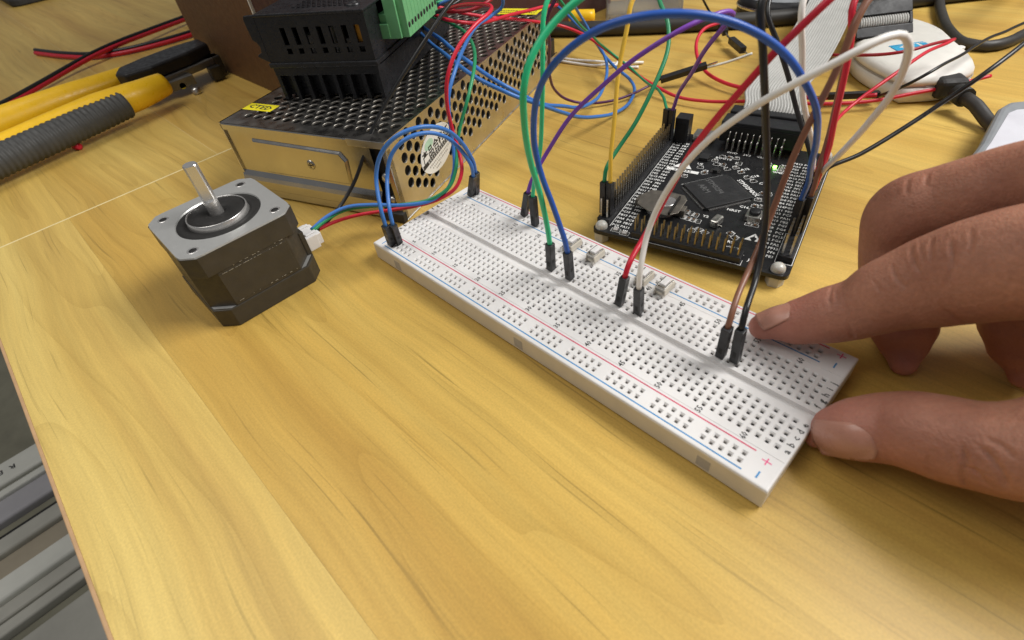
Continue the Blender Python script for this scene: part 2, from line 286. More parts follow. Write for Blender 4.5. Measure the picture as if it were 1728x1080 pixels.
# ---------------------------------------------------------------- wire paths, hand joints and small tables (millimetres)
W={
'g1':[(68.3,15.6,22.0),(69.1,14.2,29.9),(69.9,11.4,42.8),(70.3,7.5,57.6),(76.3,0.2,73.9),(78.2,-0.7,81.8),(77.7,2.5,86.8),(78.7,6.6,91.2),(81.3,11.5,95.1),(84.0,15.6,97.9),(89.7,21.8,101.7)],
'b1':[(76.3,15.5,22.0),(74.9,15.1,29.5),(72.7,14.0,39.3),(69.7,12.2,51.4),(67.6,11.4,62.3),(71.3,9.0,72.5),(77.6,8.3,82.2),(85.3,8.5,89.3),(92.4,11.1,94.1),(101.4,13.1,96.8),(107.7,19.6,96.0),(114.5,24.7,94.0),(119.3,31.9,90.0),(124.1,36.9,84.7),(128.2,39.9,78.7),(128.8,50.0,68.3),(128.3,60.3,56.2),(126.1,73.2,39.5),(121.6,85.6,22.7)],
'g2':[(43.6,33.6,22.0),(44.6,34.5,28.3),(46.6,36.1,37.7),(56.0,29.3,61.7),(54.7,32.7,76.1),(54.0,36.2,89.3),(52.1,40.9,96.7)],
'p1':[(39.1,35.6,22.0),(39.2,38.0,25.3),(39.9,45.2,34.6),(50.5,47.9,50.4),(63.3,51.0,62.9),(75.2,55.3,73.2),(84.5,58.3,79.5),(87.9,69.8,80.2),(89.6,75.7,80.6),(91.0,76.9,79.4),(87.9,79.7,76.2),(80.7,85.8,69.4),(71.2,96.0,57.4),(58.9,110.1,40.1),(46.3,124.6,22.7)],
'p2':[(12.7,84.1,81.7),(5.8,90.2,69.6),(-5.6,100.8,51.5),(-18.8,112.5,31.1),(-24.8,121.9,18.7),(-29.8,138.3,6.0),(-21.1,146.1,2.3),(-13.3,158.0,1.7),(-6.3,171.1,2.5),(-2.3,182.6,5.0),(-3.1,197.3,5.0)],
'r1':[(-82.7,99.8,58.0),(-76.4,114.5,51.0),(-70.0,134.3,45.0),(-69.0,159.2,37.0),(-67.8,178.6,30.0),(-52.1,184.9,25.6),(-34.9,186.0,16.9),(-17.7,186.7,8.0),(1.0,180.8,4.6),(16.6,177.9,3.0),(34.8,177.6,4.0),(50.4,186.1,4.8),(70.3,196.9,5.7),(88.6,203.9,4.0),(102.9,217.6,4.4),(120.1,235.9,6.4),(140.3,259.2,10.0)],
'r2':[(-3.1,256.3,18.0),(-7.7,242.9,19.1),(-4.3,229.6,13.8),(2.7,220.8,8.0),(15.3,211.0,4.4),(31.5,205.6,3.5),(52.3,201.7,5.0),(69.3,207.5,2.9),(84.5,214.7,2.8),(96.0,221.5,4.0),(103.1,223.2,6.0)],
'y1':[(61.7,57.8,22.7),(61.9,58.7,32.1),(57.2,65.5,48.5),(55.2,70.9,62.7),(54.8,74.9,71.0),(54.4,78.1,79.1),(52.5,82.7,86.4)],
'g3':[(59.3,57.2,22.7),(59.7,58.1,28.0),(58.5,65.3,33.0),(61.8,73.0,42.3),(64.7,81.2,52.9),(60.8,93.0,60.8),(56.1,98.9,66.5),(48.0,103.2,73.4),(37.0,110.3,79.6)],
'g4':[(-18.7,116.2,70.3),(-14.5,123.0,56.9),(-27.6,159.7,33.9),(-39.0,191.5,14.0),(-21.2,185.3,11.2),(-2.9,178.4,8.0),(22.6,150.5,16.2),(43.8,124.0,22.7)],
'r3':[(98.4,16.4,22.0),(96.9,20.8,25.5),(96.4,28.2,29.9),(95.4,36.3,34.9),(100.5,36.3,47.9),(106.7,36.5,62.1),(112.9,37.2,74.7),(118.1,37.9,82.6),(122.3,41.1,88.8),(126.2,44.0,94.5),(129.7,46.3,99.0)],
'w1':[(104.7,15.0,22.0),(103.1,17.2,28.5),(101.3,20.3,36.6),(101.3,24.8,44.3),(106.7,25.9,57.5),(113.4,27.4,68.0),(121.0,29.5,76.0),(128.1,31.1,81.7),(133.0,34.0,85.4),(138.1,36.8,88.9),(140.2,42.5,89.6),(142.2,45.6,89.2),(143.7,45.8,87.5),(143.6,50.4,81.5),(141.9,56.4,73.0),(138.5,61.9,63.2),(133.7,67.5,53.7),(127.1,83.7,37.0),(121.2,98.4,22.7)],
'w2':[(106.9,76.7,91.1),(109.3,74.6,85.0),(111.5,77.6,72.6),(114.7,81.9,56.7),(116.1,93.4,38.9),(117.0,105.3,22.7)],
'k1':[(114.7,34.8,100.5),(116.5,33.9,95.5),(118.7,34.6,86.4),(122.3,35.9,70.8),(126.2,38.3,51.8),(128.5,39.4,35.1),(131.8,30.5,29.7),(134.2,23.1,25.4),(135.9,17.2,22.0)],
'br1':[(128.1,63.2,94.1),(128.7,59.9,88.5),(128.4,55.6,78.3),(128.0,50.5,65.7),(126.8,46.5,51.5),(126.1,42.6,36.3),(129.0,30.0,29.7),(131.0,22.0,25.5),(132.8,15.8,22.0)],
'k2':[(83.9,105.1,82.0),(89.6,102.6,72.9),(94.9,102.9,63.7),(101.7,104.2,53.0),(107.1,104.0,43.0),(112.4,102.7,31.7),(117.6,102.8,22.7)],
'r4':[(116.1,87.5,88.0),(119.7,86.6,81.6),(121.8,85.7,74.8),(123.6,83.2,64.8),(124.0,86.7,51.5),(123.9,89.7,39.5),(123.5,92.1,28.6),(122.4,93.2,22.7)],
'br2':[(115.6,103.5,84.5),(118.8,96.5,74.5),(119.4,94.0,64.0),(121.0,91.5,50.8),(122.3,90.9,39.6),(123.3,90.1,29.5),(123.4,89.0,22.7)],
'r5':[(36.4,246.5,8.0),(57.9,232.4,15.6),(83.4,215.5,24.0),(98.6,216.0,26.2),(111.7,217.6,30.0),(116.3,237.0,28.0),(120.5,252.4,26.0)],
'r6':[(120.2,251.3,26.0),(116.6,228.7,27.4),(113.7,206.0,28.0),(108.2,193.0,21.7),(104.2,182.1,16.0),(101.8,170.2,14.0),(106.7,146.8,17.0),(116.2,115.4,20.2),(121.8,95.9,22.7)],
'k3':[(120.6,100.9,22.7),(122.5,104.7,25.2),(128.4,110.9,30.0),(135.1,125.3,34.5),(141.2,140.4,40.0),(148.4,142.2,50.1),(154.1,143.9,60.0),(155.2,211.3,52.0)],
'k4':[(103.9,224.9,5.0),(110.9,218.3,11.3),(122.0,207.0,24.0),(126.3,244.3,22.3),(131.6,286.4,20.0),(137.8,316.4,18.5),(148.9,365.0,15.0)],
'k5':[(-22.2,257.8,36.6),(-41.2,305.7,12.0),(-25.9,292.3,8.0),(-18.8,288.9,6.0)],
'mr':[(-26.2,-27.0,12.0),(-26.7,-17.6,11.8),(-25.6,-6.9,10.0),(-15.3,2.1,11.2),(-5.0,10.7,12.0),(5.3,18.0,15.5),(11.0,24.0,20.0),(9.7,28.9,24.8),(5.2,32.1,31.3),(-0.5,34.1,37.9),(2.0,31.9,51.3),(5.1,31.9,60.7),(2.8,40.4,68.1),(3.8,50.4,73.9),(0.6,63.2,73.8),(-1.7,66.9,74.7),(-17.7,73.7,72.3),(-50.1,86.6,66.0),(-73.4,94.9,58.0)],
'mg':[(-23.9,-27.8,14.0),(-24.7,-18.7,15.6),(-24.2,-11.5,16.0),(-17.9,-3.7,16.0),(-7.1,6.5,14.0),(3.3,14.9,15.8),(8.9,22.6,20.0),(7.1,27.8,25.8),(3.2,31.5,32.3),(1.2,36.9,38.4),(2.4,43.0,48.5),(3.3,49.2,59.1),(-28.6,76.7,55.3),(-67.1,101.7,50.0),(-75.4,93.8,55.3),(-80.6,87.7,58.0)],
'mb':[(-25.1,-27.6,14.0),(-24.9,-19.6,16.6),(-22.8,-11.0,18.0),(-15.5,-3.3,17.5),(-4.8,5.2,15.0),(3.2,14.8,15.2),(6.4,22.6,18.0),(6.1,27.4,24.4),(3.0,31.3,33.6),(-0.9,34.3,42.6),(-0.9,35.1,51.8),(2.0,38.3,60.2),(-14.6,61.2,61.7),(-26.7,74.9,63.3),(-36.2,97.3,60.0),(-28.0,96.5,63.7),(-24.6,93.4,70.0),(-28.5,92.9,77.1)],
'mk':[(-25.0,-27.2,12.0),(-28.1,-19.2,11.6),(-34.1,-7.5,12.0),(-31.1,0.5,20.2),(-29.9,8.2,29.9),(-29.3,12.6,38.1),(-24.4,21.2,48.4),(-19.5,33.4,60.4),(-15.3,43.3,70.0),(-16.6,56.0,75.9),(-18.7,69.6,82.8)],
'k6':[(-75.7,80.4,58.0),(-68.9,85.7,59.5),(-61.9,92.0,62.0),(-60.8,103.3,64.0),(-71.2,130.1,66.0)],
'db1':[(-101.2,95.4,50.0),(-77.2,87.9,50.3),(-49.2,78.1,50.0),(-21.2,71.0,46.1),(-2.3,67.0,44.0),(-2.3,78.7,34.4),(-2.7,96.5,24.0),(-6.5,123.2,12.0),(-10.2,143.0,7.8),(-22.0,165.9,8.0),(-37.0,186.7,10.6),(-51.9,199.4,12.5),(-68.4,211.2,14.0),(-87.9,219.6,15.4),(-123.1,238.6,20.0)],
'db2':[(-97.4,91.6,50.0),(-63.1,78.0,48.6),(-32.7,67.1,48.0),(-13.5,65.1,43.8),(2.1,65.9,42.0),(2.9,79.0,34.4),(4.2,92.9,24.0),(-1.4,121.8,8.0),(0.4,145.2,1.4),(-2.6,162.6,1.2),(-8.7,178.0,3.0),(-16.7,184.3,4.8),(-33.4,190.4,5.5),(-49.9,200.0,8.0),(-67.3,211.8,11.8),(-87.0,224.9,16.0),(-54.5,172.2,49.2)],
'bl1':[(10.1,-12.3,22.0),(6.2,-10.1,28.5),(2.0,-6.5,36.6),(4.7,-2.9,46.4),(10.3,1.7,52.6),(12.3,10.7,52.5),(16.0,18.1,50.2),(13.3,27.8,41.0),(9.8,34.2,29.8),(9.7,34.9,22.0)],
'bl2':[(11.7,-10.1,22.0),(6.4,-6.7,26.8),(-0.2,-1.1,33.3),(1.8,2.7,42.4),(6.4,7.0,47.6),(7.7,16.9,46.8),(10.6,22.9,43.3),(11.2,28.4,35.8),(11.3,31.5,28.1),(10.7,32.7,22.0)],
'gt':[(-75.8,94.0,62.0),(-73.6,102.0,61.6),(-73.3,114.5,64.0)],
}
W['r7']=[(-82.6,93.3,58.0),(-59.8,86.2,58.0),(-57.4,99.7,52.0),(-62.5,120.7,48.0),(-66.9,139.8,46.0),(-68.1,159.0,44.0),(-66,175,42)]
W['r8']=[(-77.2,91.8,60.0),(-63.8,94.6,58.0),(-51.5,98.0,60.0),(-47.8,103.7,62.0),(-50.2,113.6,64.0),(-58,130,66)]
W['b3']=[(-81.0,89.6,58.0),(-78.5,95.6,60.0),(-71.2,96.8,62.0),(-67.3,103.1,64.0),(-71.9,117.9,66.0)]
# the wires that leave the picture at its top run on over the back of the desk and come to rest there
for i_,(k_,top_first) in enumerate((('g1',0),('g2',0),('y1',0),('g3',0),('r3',0),('w2',1),('k1',1),('br1',1),('k2',1),('r4',1),('br2',1),('p2',1),('mk',0))):
    x_,y_,z_=W[k_][0 if top_first else -1]; o_=(i_*37%13-6)*7
    E_=[(x_+3+o_*.1,y_+42,z_+3-(y_>70)*6),(x_+o_*.5,max(205,y_+90),76+i_%3*3),(x_+o_,330,42+i_%4*3),(x_+o_*1.3,425,13+i_%3*2),(x_+o_*1.5,480+i_*3,2),(x_+o_*1.4+8,540+i_*4,1.2)]
    W[k_]=E_[::-1]+W[k_] if top_first else W[k_]+E_
H_index=[(137.1,30.6,14.0,3.8),(140.0,32.4,15.7,4.9),(143.8,34.5,16.9,6.4),(151.4,38.1,21.9,7.9),(156.1,40.4,25.4,8.2),(160.6,41.9,31.4,9.6),(167.7,44.9,37.8,11.4),(173.4,45.3,43.6,12.1),(179.4,45.4,48.9,12.4),(189.9,45.5,56.4,12.6)]
H_thumb=[(163.0,11.7,4.0,2.6),(165.2,12.9,7.3,5.9),(169.2,14.4,10.9,7.8),(175.1,17.4,13.9,8.7),(180.1,17.5,17.2,9.4),(185.2,17.7,19.0,9.8),(189.8,17.8,21.1,9.7),(196.1,19.2,24.2,10.5),(206.6,24.9,32.6,12.6)]
H_middle=[(170.9,52.7,3.1,3.8),(169.3,55.8,4.9,6.2),(166.9,58.5,8.6,8.6),(160.4,63.6,19.9,10.2),(155.0,65.9,32.9,9.9),(154.2,65.3,40.4,9.9),(159.9,67.5,44.4,10.1),(164.7,67.9,48.1,10.1),(172.4,68.5,53.8,10.3),(186.2,63.5,62.6,11.5)]
H_ring=[(195.6,64.9,5.4,3.9),(193.8,67.5,9.2,8.3),(190.8,71,15.6,11),(184,74.5,27.5,11.8),(179.5,77,36.2,11.5),(181.5,80.4,43.9,11.5),(189.8,80.3,51.2,12.6)]
H_little=[(207,76,6.5,5.5),(203,81,13,8),(198,88,25,9),(195,92,36,9),(201,94,46,9.5),(215,96,54,12)]
PALM=[[(189.9,45.5,56.4,12.4),(215,56,64,14.5),(245,70,72,17)],[(186.2,63.5,62.6,11.4),(212,72,68,14.5),(245,80,75,18)],[(189.8,80.3,51.2,12.6),(218,86,60,15),(245,86,72,18)],[(206.6,24.9,32.6,12.5),(225,40,46,17),(245,62,62,20)],[(204,60,50,13),(232,68,60,20),(265,82,74,24),(330,112,95,26),(400,145,115,29)]]
CREASES=[([(148.4,39.8,29.4),(149.0,36.8,29.4),(149.8,34.7,28.9),(151.2,33.0,28.0)],0.38,0.48),([(149.3,39.7,30.1),(150.4,36.4,30.1),(151.9,34.4,29.5)],0.24,0.41),([(159.9,43.3,45.7),(162.0,38.6,45.2),(164.9,35.8,44.3)],0.52,0.51),([(162.7,44.0,49.4),(163.8,39.7,48.7),(165.5,36.7,47.1)],0.47,0.48),([(165.9,40.9,51.8),(167.8,37.4,50.8),(169.3,35.0,48.1),(169.8,33.8,44.4)],0.47,0.51),([(168.2,42.2,54.7),(169.7,38.6,53.9),(170.3,36.3,51.7)],0.33,0.48),([(158.4,39.2,42.0),(161.6,35.7,40.9),(164.0,34.6,40.3)],0.43,0.51),([(156.8,36.3,38.2),(158.5,34.8,37.6),(160.0,33.9,37.0)],0.24,0.48),([(160.4,47.1,46.2),(162.5,40.0,47.2),(164.4,37.2,46.4)],0.24,0.41),([(171.1,33.7,39.5),(173.5,34.4,37.9),(175.5,35.6,36.5),(177.2,37.3,35.2)],0.38,0.61),([(155.8,32.3,27.0),(157.4,32.2,24.6),(158.7,33.7,20.7)],0.24,0.61),([(186.6,10.6,26.7),(188.5,8.9,24.4),(189.9,8.2,20.4),(191.6,9.1,17.5)],0.66,0.54),([(188.6,11.1,28.2),(191.6,9.8,27.5),(194.4,8.8,25.6),(196.1,8.7,22.6)],0.66,0.58),([(183.1,8.9,22.5),(184.2,8.0,19.0),(185.8,8.6,15.9)],0.28,0.54),([(189.3,8.5,23.4),(190.4,8.5,23.9),(192.1,8.4,23.0),(193.6,8.5,21.2)],0.52,0.48),([(185.5,9.7,25.0),(186.8,8.5,22.9),(187.6,8.1,19.5)],0.24,0.48),([(188.7,12.3,29.2),(191.4,11.8,30.1),(194.2,10.6,29.6)],0.24,0.61),([(154.1,66.0,52.5),(154.6,63.3,52.0),(155.5,61.2,51.1)],0.28,0.54),([(150.9,64.8,50.6),(151.6,61.5,49.8),(153.0,59.3,48.8)],0.24,0.54)]
def NAILS():
    nail((138.7,31.9,19.6),(-5.3,-4.4,-6.0),(-.55,.10,.83),9.8,7.2)
    nail((168.2,7.6,12.4),(-12,.4,-9.6),(-.14,-.90,.42),14.5,9.6)
def PLIER():
    bar('handle',[(-330,-9,16),(-327,-30,16.5),(-324,-53,17),(-321,-94,16),(-319,-121,15),(-317,-150,14)],[4.6,5,5.6,6,6,5.6],'yellow_grip',1.5)
    bar('handle',[(-282,1,15),(-280.5,-4,15),(-277,-18,15),(-276.5,-36,15),(-273.5,-70,15.5),(-266,-104,15.5),(-258,-135,15.5)],[6.8,8.6,9.0,7.6,6.8,6.8,6.8],'yellow_grip',1.1)
    # the ribbed sleeve: every rib a swelling of the tube
    P=spline([(-274,-29,13.4),(-269.5,-52,12.6),(-263,-77,12.4),(-255.5,-107,12.2),(-248.5,-135,12)],.55); R_=[9.0-.28*(1+math.cos(i*.55/3.3*2*math.pi)) for i in range(len(P))]; R_[0]=8.5
    MB().tube(P,R_,22,step=.55,flat=1.0).build('grip','grey_grip',pl)
    P=[(-309,-20),(-299,-16),(-297,2),(-303,30),(-312,49),(-333,50),(-334,28),(-329,4),(-322,-14)]
    MB().prism(P,15,24).build('jaw_cover','black',pl,2,3)
    MB().prism([(-297,-18),(-292,-12),(-296,6),(-302,34),(-308,52),(-318,52),(-312,10),(-304,-16)],10,15.0).build('side_plate','tool_plate',pl,.8)
    MB().box(-316,-306,41,52,1.5,15).build('jaw','tool',pl,.8); MB().box(-304,-298,38,47,1,10.5).build('jaw','tool',pl,.6)
    MB().box(-303,-293,6,24,5,12).build('lever','tool_plate',pl,.6)
    MB().lathe([(3,0),(3,3),(2,4),(.01,4.2)],16,0,Matrix.Translation((-289,20,.5)),False).build('foot_screw','steel_dark',pl)
    MB().lathe([(2.2,-1),(2.2,5)],14,0,frame((-298,14,7),(0,1,0),(0,0,1))).build('spring_pin','tag_yellow',pl)
    MB().lathe([(4.2,0),(4,1.6),(2.6,2.2),(.01,2.3)],18,0,Matrix.Translation((-316,-12,20.5)),False).build('pivot','tool',pl)
# ================================================================ the desk
desk = thing('desk', 'yellow wood laminate desk top with long plank print under everything', 'desk')
def plank(x0, x1, y0, y1, col):
    o = MB().box(x0 + .03, x1 - .03, y0 + .02, y1 - .02, -4, 0).build('plank', 'wood', desk); o.color = (*col, 1)
ys = [-139.8, -96, -14, 68, 150, 232, 314, 396, 520, 660]
tint = [(1.14, 1.19, 1.34), (.95, .905, .83), (.99, .98, .96), (.96, .96, .97), (.98, .98, .97), (.95, .96, .95), (.97, .97, .97), (.95, .95, .95), (.97, .97, .97)]
plank(-170, 520, ys[0], ys[1], (1.08, 1.14, 1.30)); plank(-170, 520, ys[1], 660, (.95, .92, .86))
tl = [(1.08, 1.12, 1.2), (.97, .98, 1.0), (1, .98, .97), (.96, .97, .97), (.98, .98, .97), (.95, .96, .95), (.97, .97, .97), (.95, .95, .95), (.97, .97, .97)]
for i in range(9): plank(-1500, -171.2, ys[i], ys[i + 1], tl[i])
MB().box(-171.2, -170, -139.8, 660, -4, .03).build('seam_strip', 'seam', desk)
MB().box(-1500, -171.3, -14.08, -13.9, -3, .015).build('seam_strip', 'seam', desk)
MB().box(-1500, 520, -139.6, 660, -22, -4.1).build('core_board', 'underside', desk)
MB().box(-1500, 520, -141, -139.8, -22, -.02).build('edge_band', 'edge', desk, .3)

# ---- what shows below the desk edge
lo = thing('printer', 'pale grey printer with ridged front and letters below the desk edge', 'printer', (0, 0, 0))
for nm, x0, x1, z, mt in (('name_strip', -443, -410.5, -300, 'low_pale'), ('groove', -410.4, -405.1, -307, 'low_dark'), ('ridge', -405, -396, -301, 'low_pale'), ('panel', -395.9, -367, -304, 'low_blue'), ('slot', -366.9, -348.1, -311, 'low_dark'),
                           ('ridge', -348, -329, -304, 'low_mid'), ('drawer', -328.9, -302, -309, 'low_tan'), ('lip', -301.9, -279, -303, 'low_pale'), ('panel', -278.9, -263, -308, 'low_mid'), ('groove', -262.9, -258, -313, 'low_dark'), ('ridge', -257.9, -246, -305, 'low_mid'), ('groove', -245.9, -236, -313, 'low_dark'), ('base', -235.9, -90, -309, 'low_mid')):
    MB().box(x0, x1, -760, -60, -470, z).build(nm, mt, lo, min(3.0, (x1 - x0) * .18), 3)
MB().box(-352, -347.5, -760, -60, -320, -306.5).build('seal', 'dark', lo)
mb = MB(); put_text(mb, 'R', 6.5, (-427, -283, -299.9), (0, -1, 0), (1, 0, 0)); put_text(mb, 'E', 6.5, (-428, -293.5, -299.9), (0, -1, 0), (1, 0, 0)); put_text(mb, 'A', 6.5, (-428, -304, -299.9), (0, -1, 0), (1, 0, 0))
mb.build('lettering', 'black_ink', lo)
fl = MB().box(-1600, 1200, -1200, 900, -760, -720).build('floor', 'low_dark'); tag(fl, kind='structure')
sh = MB().box(-1500, -446, -900, 100, -330, -309).build('low_shelf', 'low_dark'); tag(sh, 'dark olive shelf top behind the printer below the desk', 'shelf')

# ================================================================ breadboard
bb = thing('breadboard', 'long white solderless breadboard with pink and blue rail lines', 'breadboard')
X0, X1, Y0, Y1, ZT = -3.9, 161.5, -13.1, 41.1, 8.5
cols_t = set(range(63)); cols_r = {2 + 6 * g + k for g in range(10) for k in range(5)}
cells = []                                   # y bands: (y0, y1, set of hole columns or None, z)
Pt = 2.54
def hb(j, cols): cells.append((j - 1.27, j + 1.27, cols, ZT))
cells += [(Y0 + .6, -10.66, None, ZT)]; hb(-9.39, cols_r); hb(-6.85, cols_r); cells += [(-5.58, -3.5, None, ZT), (-3.5, -3.35, None, ZT - .12), (-3.35, -1.27, None, ZT)]
for r in range(5): hb(r * Pt, cols_t)
cells += [(11.43, 12.35, None, ZT), (12.35, 15.59, None, ZT - 1.5), (15.59, 16.51, None, ZT)]
for r in range(7, 12): hb(r * Pt, cols_t)
cells += [(29.21, 31.2, None, ZT), (31.2, 31.35, None, ZT - .12), (31.35, 33.52, None, ZT)]; hb(34.79, cols_r); hb(37.33, cols_r); cells += [(38.6, Y1 - .6, None, ZT)]
mb = MB(); xa, xb = X0 + .6, X1 - .6
xs = [xa] + [c * Pt - 1.27 for c in range(64)] + [xb]
pz = None
def hole(x, y, rail):
    A = []; di = 3 if rail else 1
    for h, z in ((1.27, ZT), (.78, ZT), (.46, ZT - .42), (.45, ZT - .9), (.44, ZT - (2.2 if rail else 3.6))):
        A += [(x - h, y - h, z), (x + h, y - h, z), (x + h, y + h, z), (x - h, y + h, z)]
    F = [(4 * k + i, 4 * k + (i + 1) % 4, 4 * k + 4 + (i + 1) % 4, 4 * k + 4 + i) for k in range(3) for i in range(4)]
    mb.add(A[:16], F); mb.add(A[12:], [(i, (i + 1) % 4, 4 + (i + 1) % 4, 4 + i) for i in range(4)] + [(4, 5, 6, 7)], di)
for (y0, y1, cs, z) in cells:
    if pz is not None and pz != z: mb.quad((xa, y0, pz), (xb, y0, pz), (xb, y0, z), (xa, y0, z))
    pz = z
    if cs is None: mb.quad((xa, y0, z), (xb, y0, z), (xb, y1, z), (xa, y1, z))
    else:
        mb.quad((xa, y0, z), (xs[1], y0, z), (xs[1], y1, z), (xa, y1, z)); mb.quad((xs[64], y0, z), (xb, y0, z), (xb, y1, z), (xs[64], y1, z))
        for c in range(63):
            if c in cs: hole(c * Pt, (y0 + y1) / 2, cs is cols_r)
            else: mb.quad((xs[c + 1], y0, z), (xs[c + 2], y0, z), (xs[c + 2], y1, z), (xs[c + 1], y1, z))
def ring(dx, z): return [(X0 + dx, Y0 + dx, z), (X1 - dx, Y0 + dx, z), (X1 - dx, Y1 - dx, z), (X0 + dx, Y1 - dx, z)]
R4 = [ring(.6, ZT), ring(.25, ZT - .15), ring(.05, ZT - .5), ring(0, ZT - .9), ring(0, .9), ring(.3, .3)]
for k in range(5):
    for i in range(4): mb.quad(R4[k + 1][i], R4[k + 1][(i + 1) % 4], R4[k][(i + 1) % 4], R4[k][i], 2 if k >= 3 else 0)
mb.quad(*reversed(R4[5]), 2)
mb.build('body', ['white', 'contact', 'shaded_white', 'slot'], bb)
for x in (11.2, 78.5, 145.4): MB().box(x - 1.9, x + 1.9, Y0 - .03, Y0 + .5, 1.6, 5.6).build('side_slot', 'slot', bb)
def strip(name, y, x0, x1, ink): MB().box(x0, x1, y - .21, y + .21, ZT - .3, ZT + .02).build(name, ink, bb)
strip('rail_line', -4.45, 3.5, 154.3, 'red_ink'); strip('rail_line', -11.45, 2.2, 154, 'blue_ink'); strip('rail_line', 33.1, 2.8, 154, 'blue_ink'); strip('rail_line', 39.75, 3, 154, 'red_ink')
mb = MB(); up, rt = (-1, 0, 0), (0, 1, 0); zt = ZT + .02
for n in [1] + list(range(5, 61, 5)):
    put_text(mb, str(n), 1.75, ((n - 1) * Pt, -2.3, zt), rt, up, 0, .85); put_text(mb, str(n), 1.75, ((n - 1) * Pt, 30.3, zt), rt, up, 0, .85)
for L, r in zip('abcdefghij', (0, 1, 2, 3, 4, 7, 8, 9, 10, 11)):
    put_text(mb, L, 1.8, (159.9, r * Pt, zt), rt, up); put_text(mb, L, 1.8, (-2.5, r * Pt, zt), rt, up)
mb.build('lettering', 'black_ink', bb)
for nm, yy in (('plus_sign', -5.7), ('plus_sign', 38.9)):
    for x in (157.6, 0.2):
        MB().box(x - 1.25, x + 1.25, yy - .17, yy + .17, ZT - .3, ZT + .02).box(x - .17, x + .17, yy - 1.1, yy + 1.1, ZT - .3, ZT + .025).build(nm, 'pink', bb)
for yy in (-10.3, 34.4):
    for x in (157.6, 0.2): MB().box(x - .22, x + .22, yy - 1.1, yy + 1.1, ZT - .3, ZT + .02).build('minus_sign', 'blue_ink', bb)

# ---- four small white side switches pressed into the board
def switch(x, label):
    t = thing('side_switch', label, 'switch', (x, 32.2, ZT + .05), 0, 'side switches on the breadboard')
    MB().box(-2.0, 2.0, -2.9, 3.4, .3, 3.0).build('housing', 'shaded_white', t, .25)
    MB().box(-1.7, -1.2, -2.6, 3.0, 3.0, 3.7).box(1.2, 1.7, -2.6, 3.0, 3.0, 3.5).box(-1.7, 1.7, -2.9, -2.4, 1.6, 3.6).build('clip', 'tin', t, .1)
    MB().box(-1.1, 1.1, -1.7, 2.2, 3.0, 4.3).build('slider', 'white', t, .35)
    for sx, sy in ((-1.5, -3.3), (1.5, -3.3), (-1.5, 3.6), (1.5, 3.6)):
        MB().box(sx - .35, sx + .35, sy - .3, sy + .3, -2, 1.4).box(sx - .35, sx + .35, min(sy, sy * .7), max(sy, sy * .7), 1.1, 1.5).build('pin', 'tin', t)
switch(63.9, 'small white side switch beside the blue jumper plug, leftmost on the breadboard')
switch(74.6, 'small white side switch just right of the blue jumper plug on the breadboard')
switch(95.6, 'small white side switch half hidden behind the white jumper plug')
switch(103.6, 'small white side switch right of the white jumper plug, rightmost on the breadboard')

# ================================================================ stepper motor
mo = thing('stepper_motor', 'square black stepper motor with silver top and upright shaft', 'motor', (-34.1, -54.4, 0), -.8)
def octa(s, ch): h = s / 2; k = h - ch; return [(-k, -h), (k, -h), (h, -k), (h, k), (k, h), (-k, h), (-h, k), (-h, -k)]
MB().prism(octa(42.5, 4.9), 0.05, 8.2).build('bottom_cap', 'motor_black', mo, .35)
MB().prism(octa(41.9, 7.6), 8.2, 23.6).build('stator', 'motor_black', mo, .25)
for sx, sy in ((1, -1), (1, 1), (-1, 1), (-1, -1)):
    h = 20.6; a, b = (h - 7.0), h - 5.0
    MB().add([(sx * a, sy * h, 8.25), (sx * b, sy * h, 8.25), (sx * h, sy * b, 8.25), (sx * h, sy * a, 8.25)], [(0, 1, 2, 3) if sx * sy > 0 else (3, 2, 1, 0)]).build('bare_corner', 'brushed', mo)
MB().box(20.9, 21.12, -13.5, 12.5, 9.5, 22.6).build('side_plate', 'motor_black', mo, .1)
mb = MB(); mb.prism(octa(42.3, 4.6), 23.6, 31.9)
o = mb.build('top_cap', 'motor_black', mo, .15)
mb = MB(); wr = random.Random(3)                                        # paint worn to bare metal along the plate's rims
for k in range(46):
    y = wr.uniform(-13, 12); z = wr.choice([9.6, 22.5, 22.5, 23.7]); mb.box(21.1, 21.19, y, y + wr.uniform(.15, .9), z - .05, z + wr.uniform(.03, .12))
t = mb.build('paint_wear', 'brushed', mo); tag(t, kind='stuff')
n = 64; oc = octa(42.3, 4.6); mb = MB(); outer = []
for i in range(n):
    a = 2 * math.pi * i / n; d = V((math.cos(a), math.sin(a), 0)); best = 1e9
    for k in range(8):
        p, q = V((*oc[k], 0)), V((*oc[(k + 1) % 8], 0)); e = q - p; den = d.x * e.y - d.y * e.x
        if abs(den) > 1e-9:
            t = (p.x * e.y - p.y * e.x) / den; u = (p.x * d.y - p.y * d.x) / den
            if t > 0 and -1e-6 <= u <= 1 + 1e-6: best = min(best, t)
    outer.append(d * best)
vs = [p + V((0, 0, 31.9)) for p in outer] + [p * .993 + V((0, 0, 32.4)) for p in outer] + [V((15.6 * math.cos(2 * math.pi * i / n), 15.6 * math.sin(2 * math.pi * i / n), 32.4)) for i in range(n)] + [V((15.3 * math.cos(2 * math.pi * i / n), 15.3 * math.sin(2 * math.pi * i / n), 31.95)) for i in range(n)]
mb.add(vs, [(k * n + i, k * n + (i + 1) % n, (k + 1) * n + (i + 1) % n, (k + 1) * n + i) for k in range(3) for i in range(n)])
mb.build('top_plate', 'brushed', mo)
MB().lathe([(15.32, 31.92), (15.32, 31.98), (11, 32.0), (11, 31.92)], 48).build('recess', 'dark', mo)
MB().lathe([(11.25, 31.9), (11.2, 32.35), (10.95, 34.1), (10.85, 34.35), (10.6, 34.3), (10.5, 34.0), (10.5, 32.6)], 64, cap=False).build('pilot_ring', 'chrome', mo)
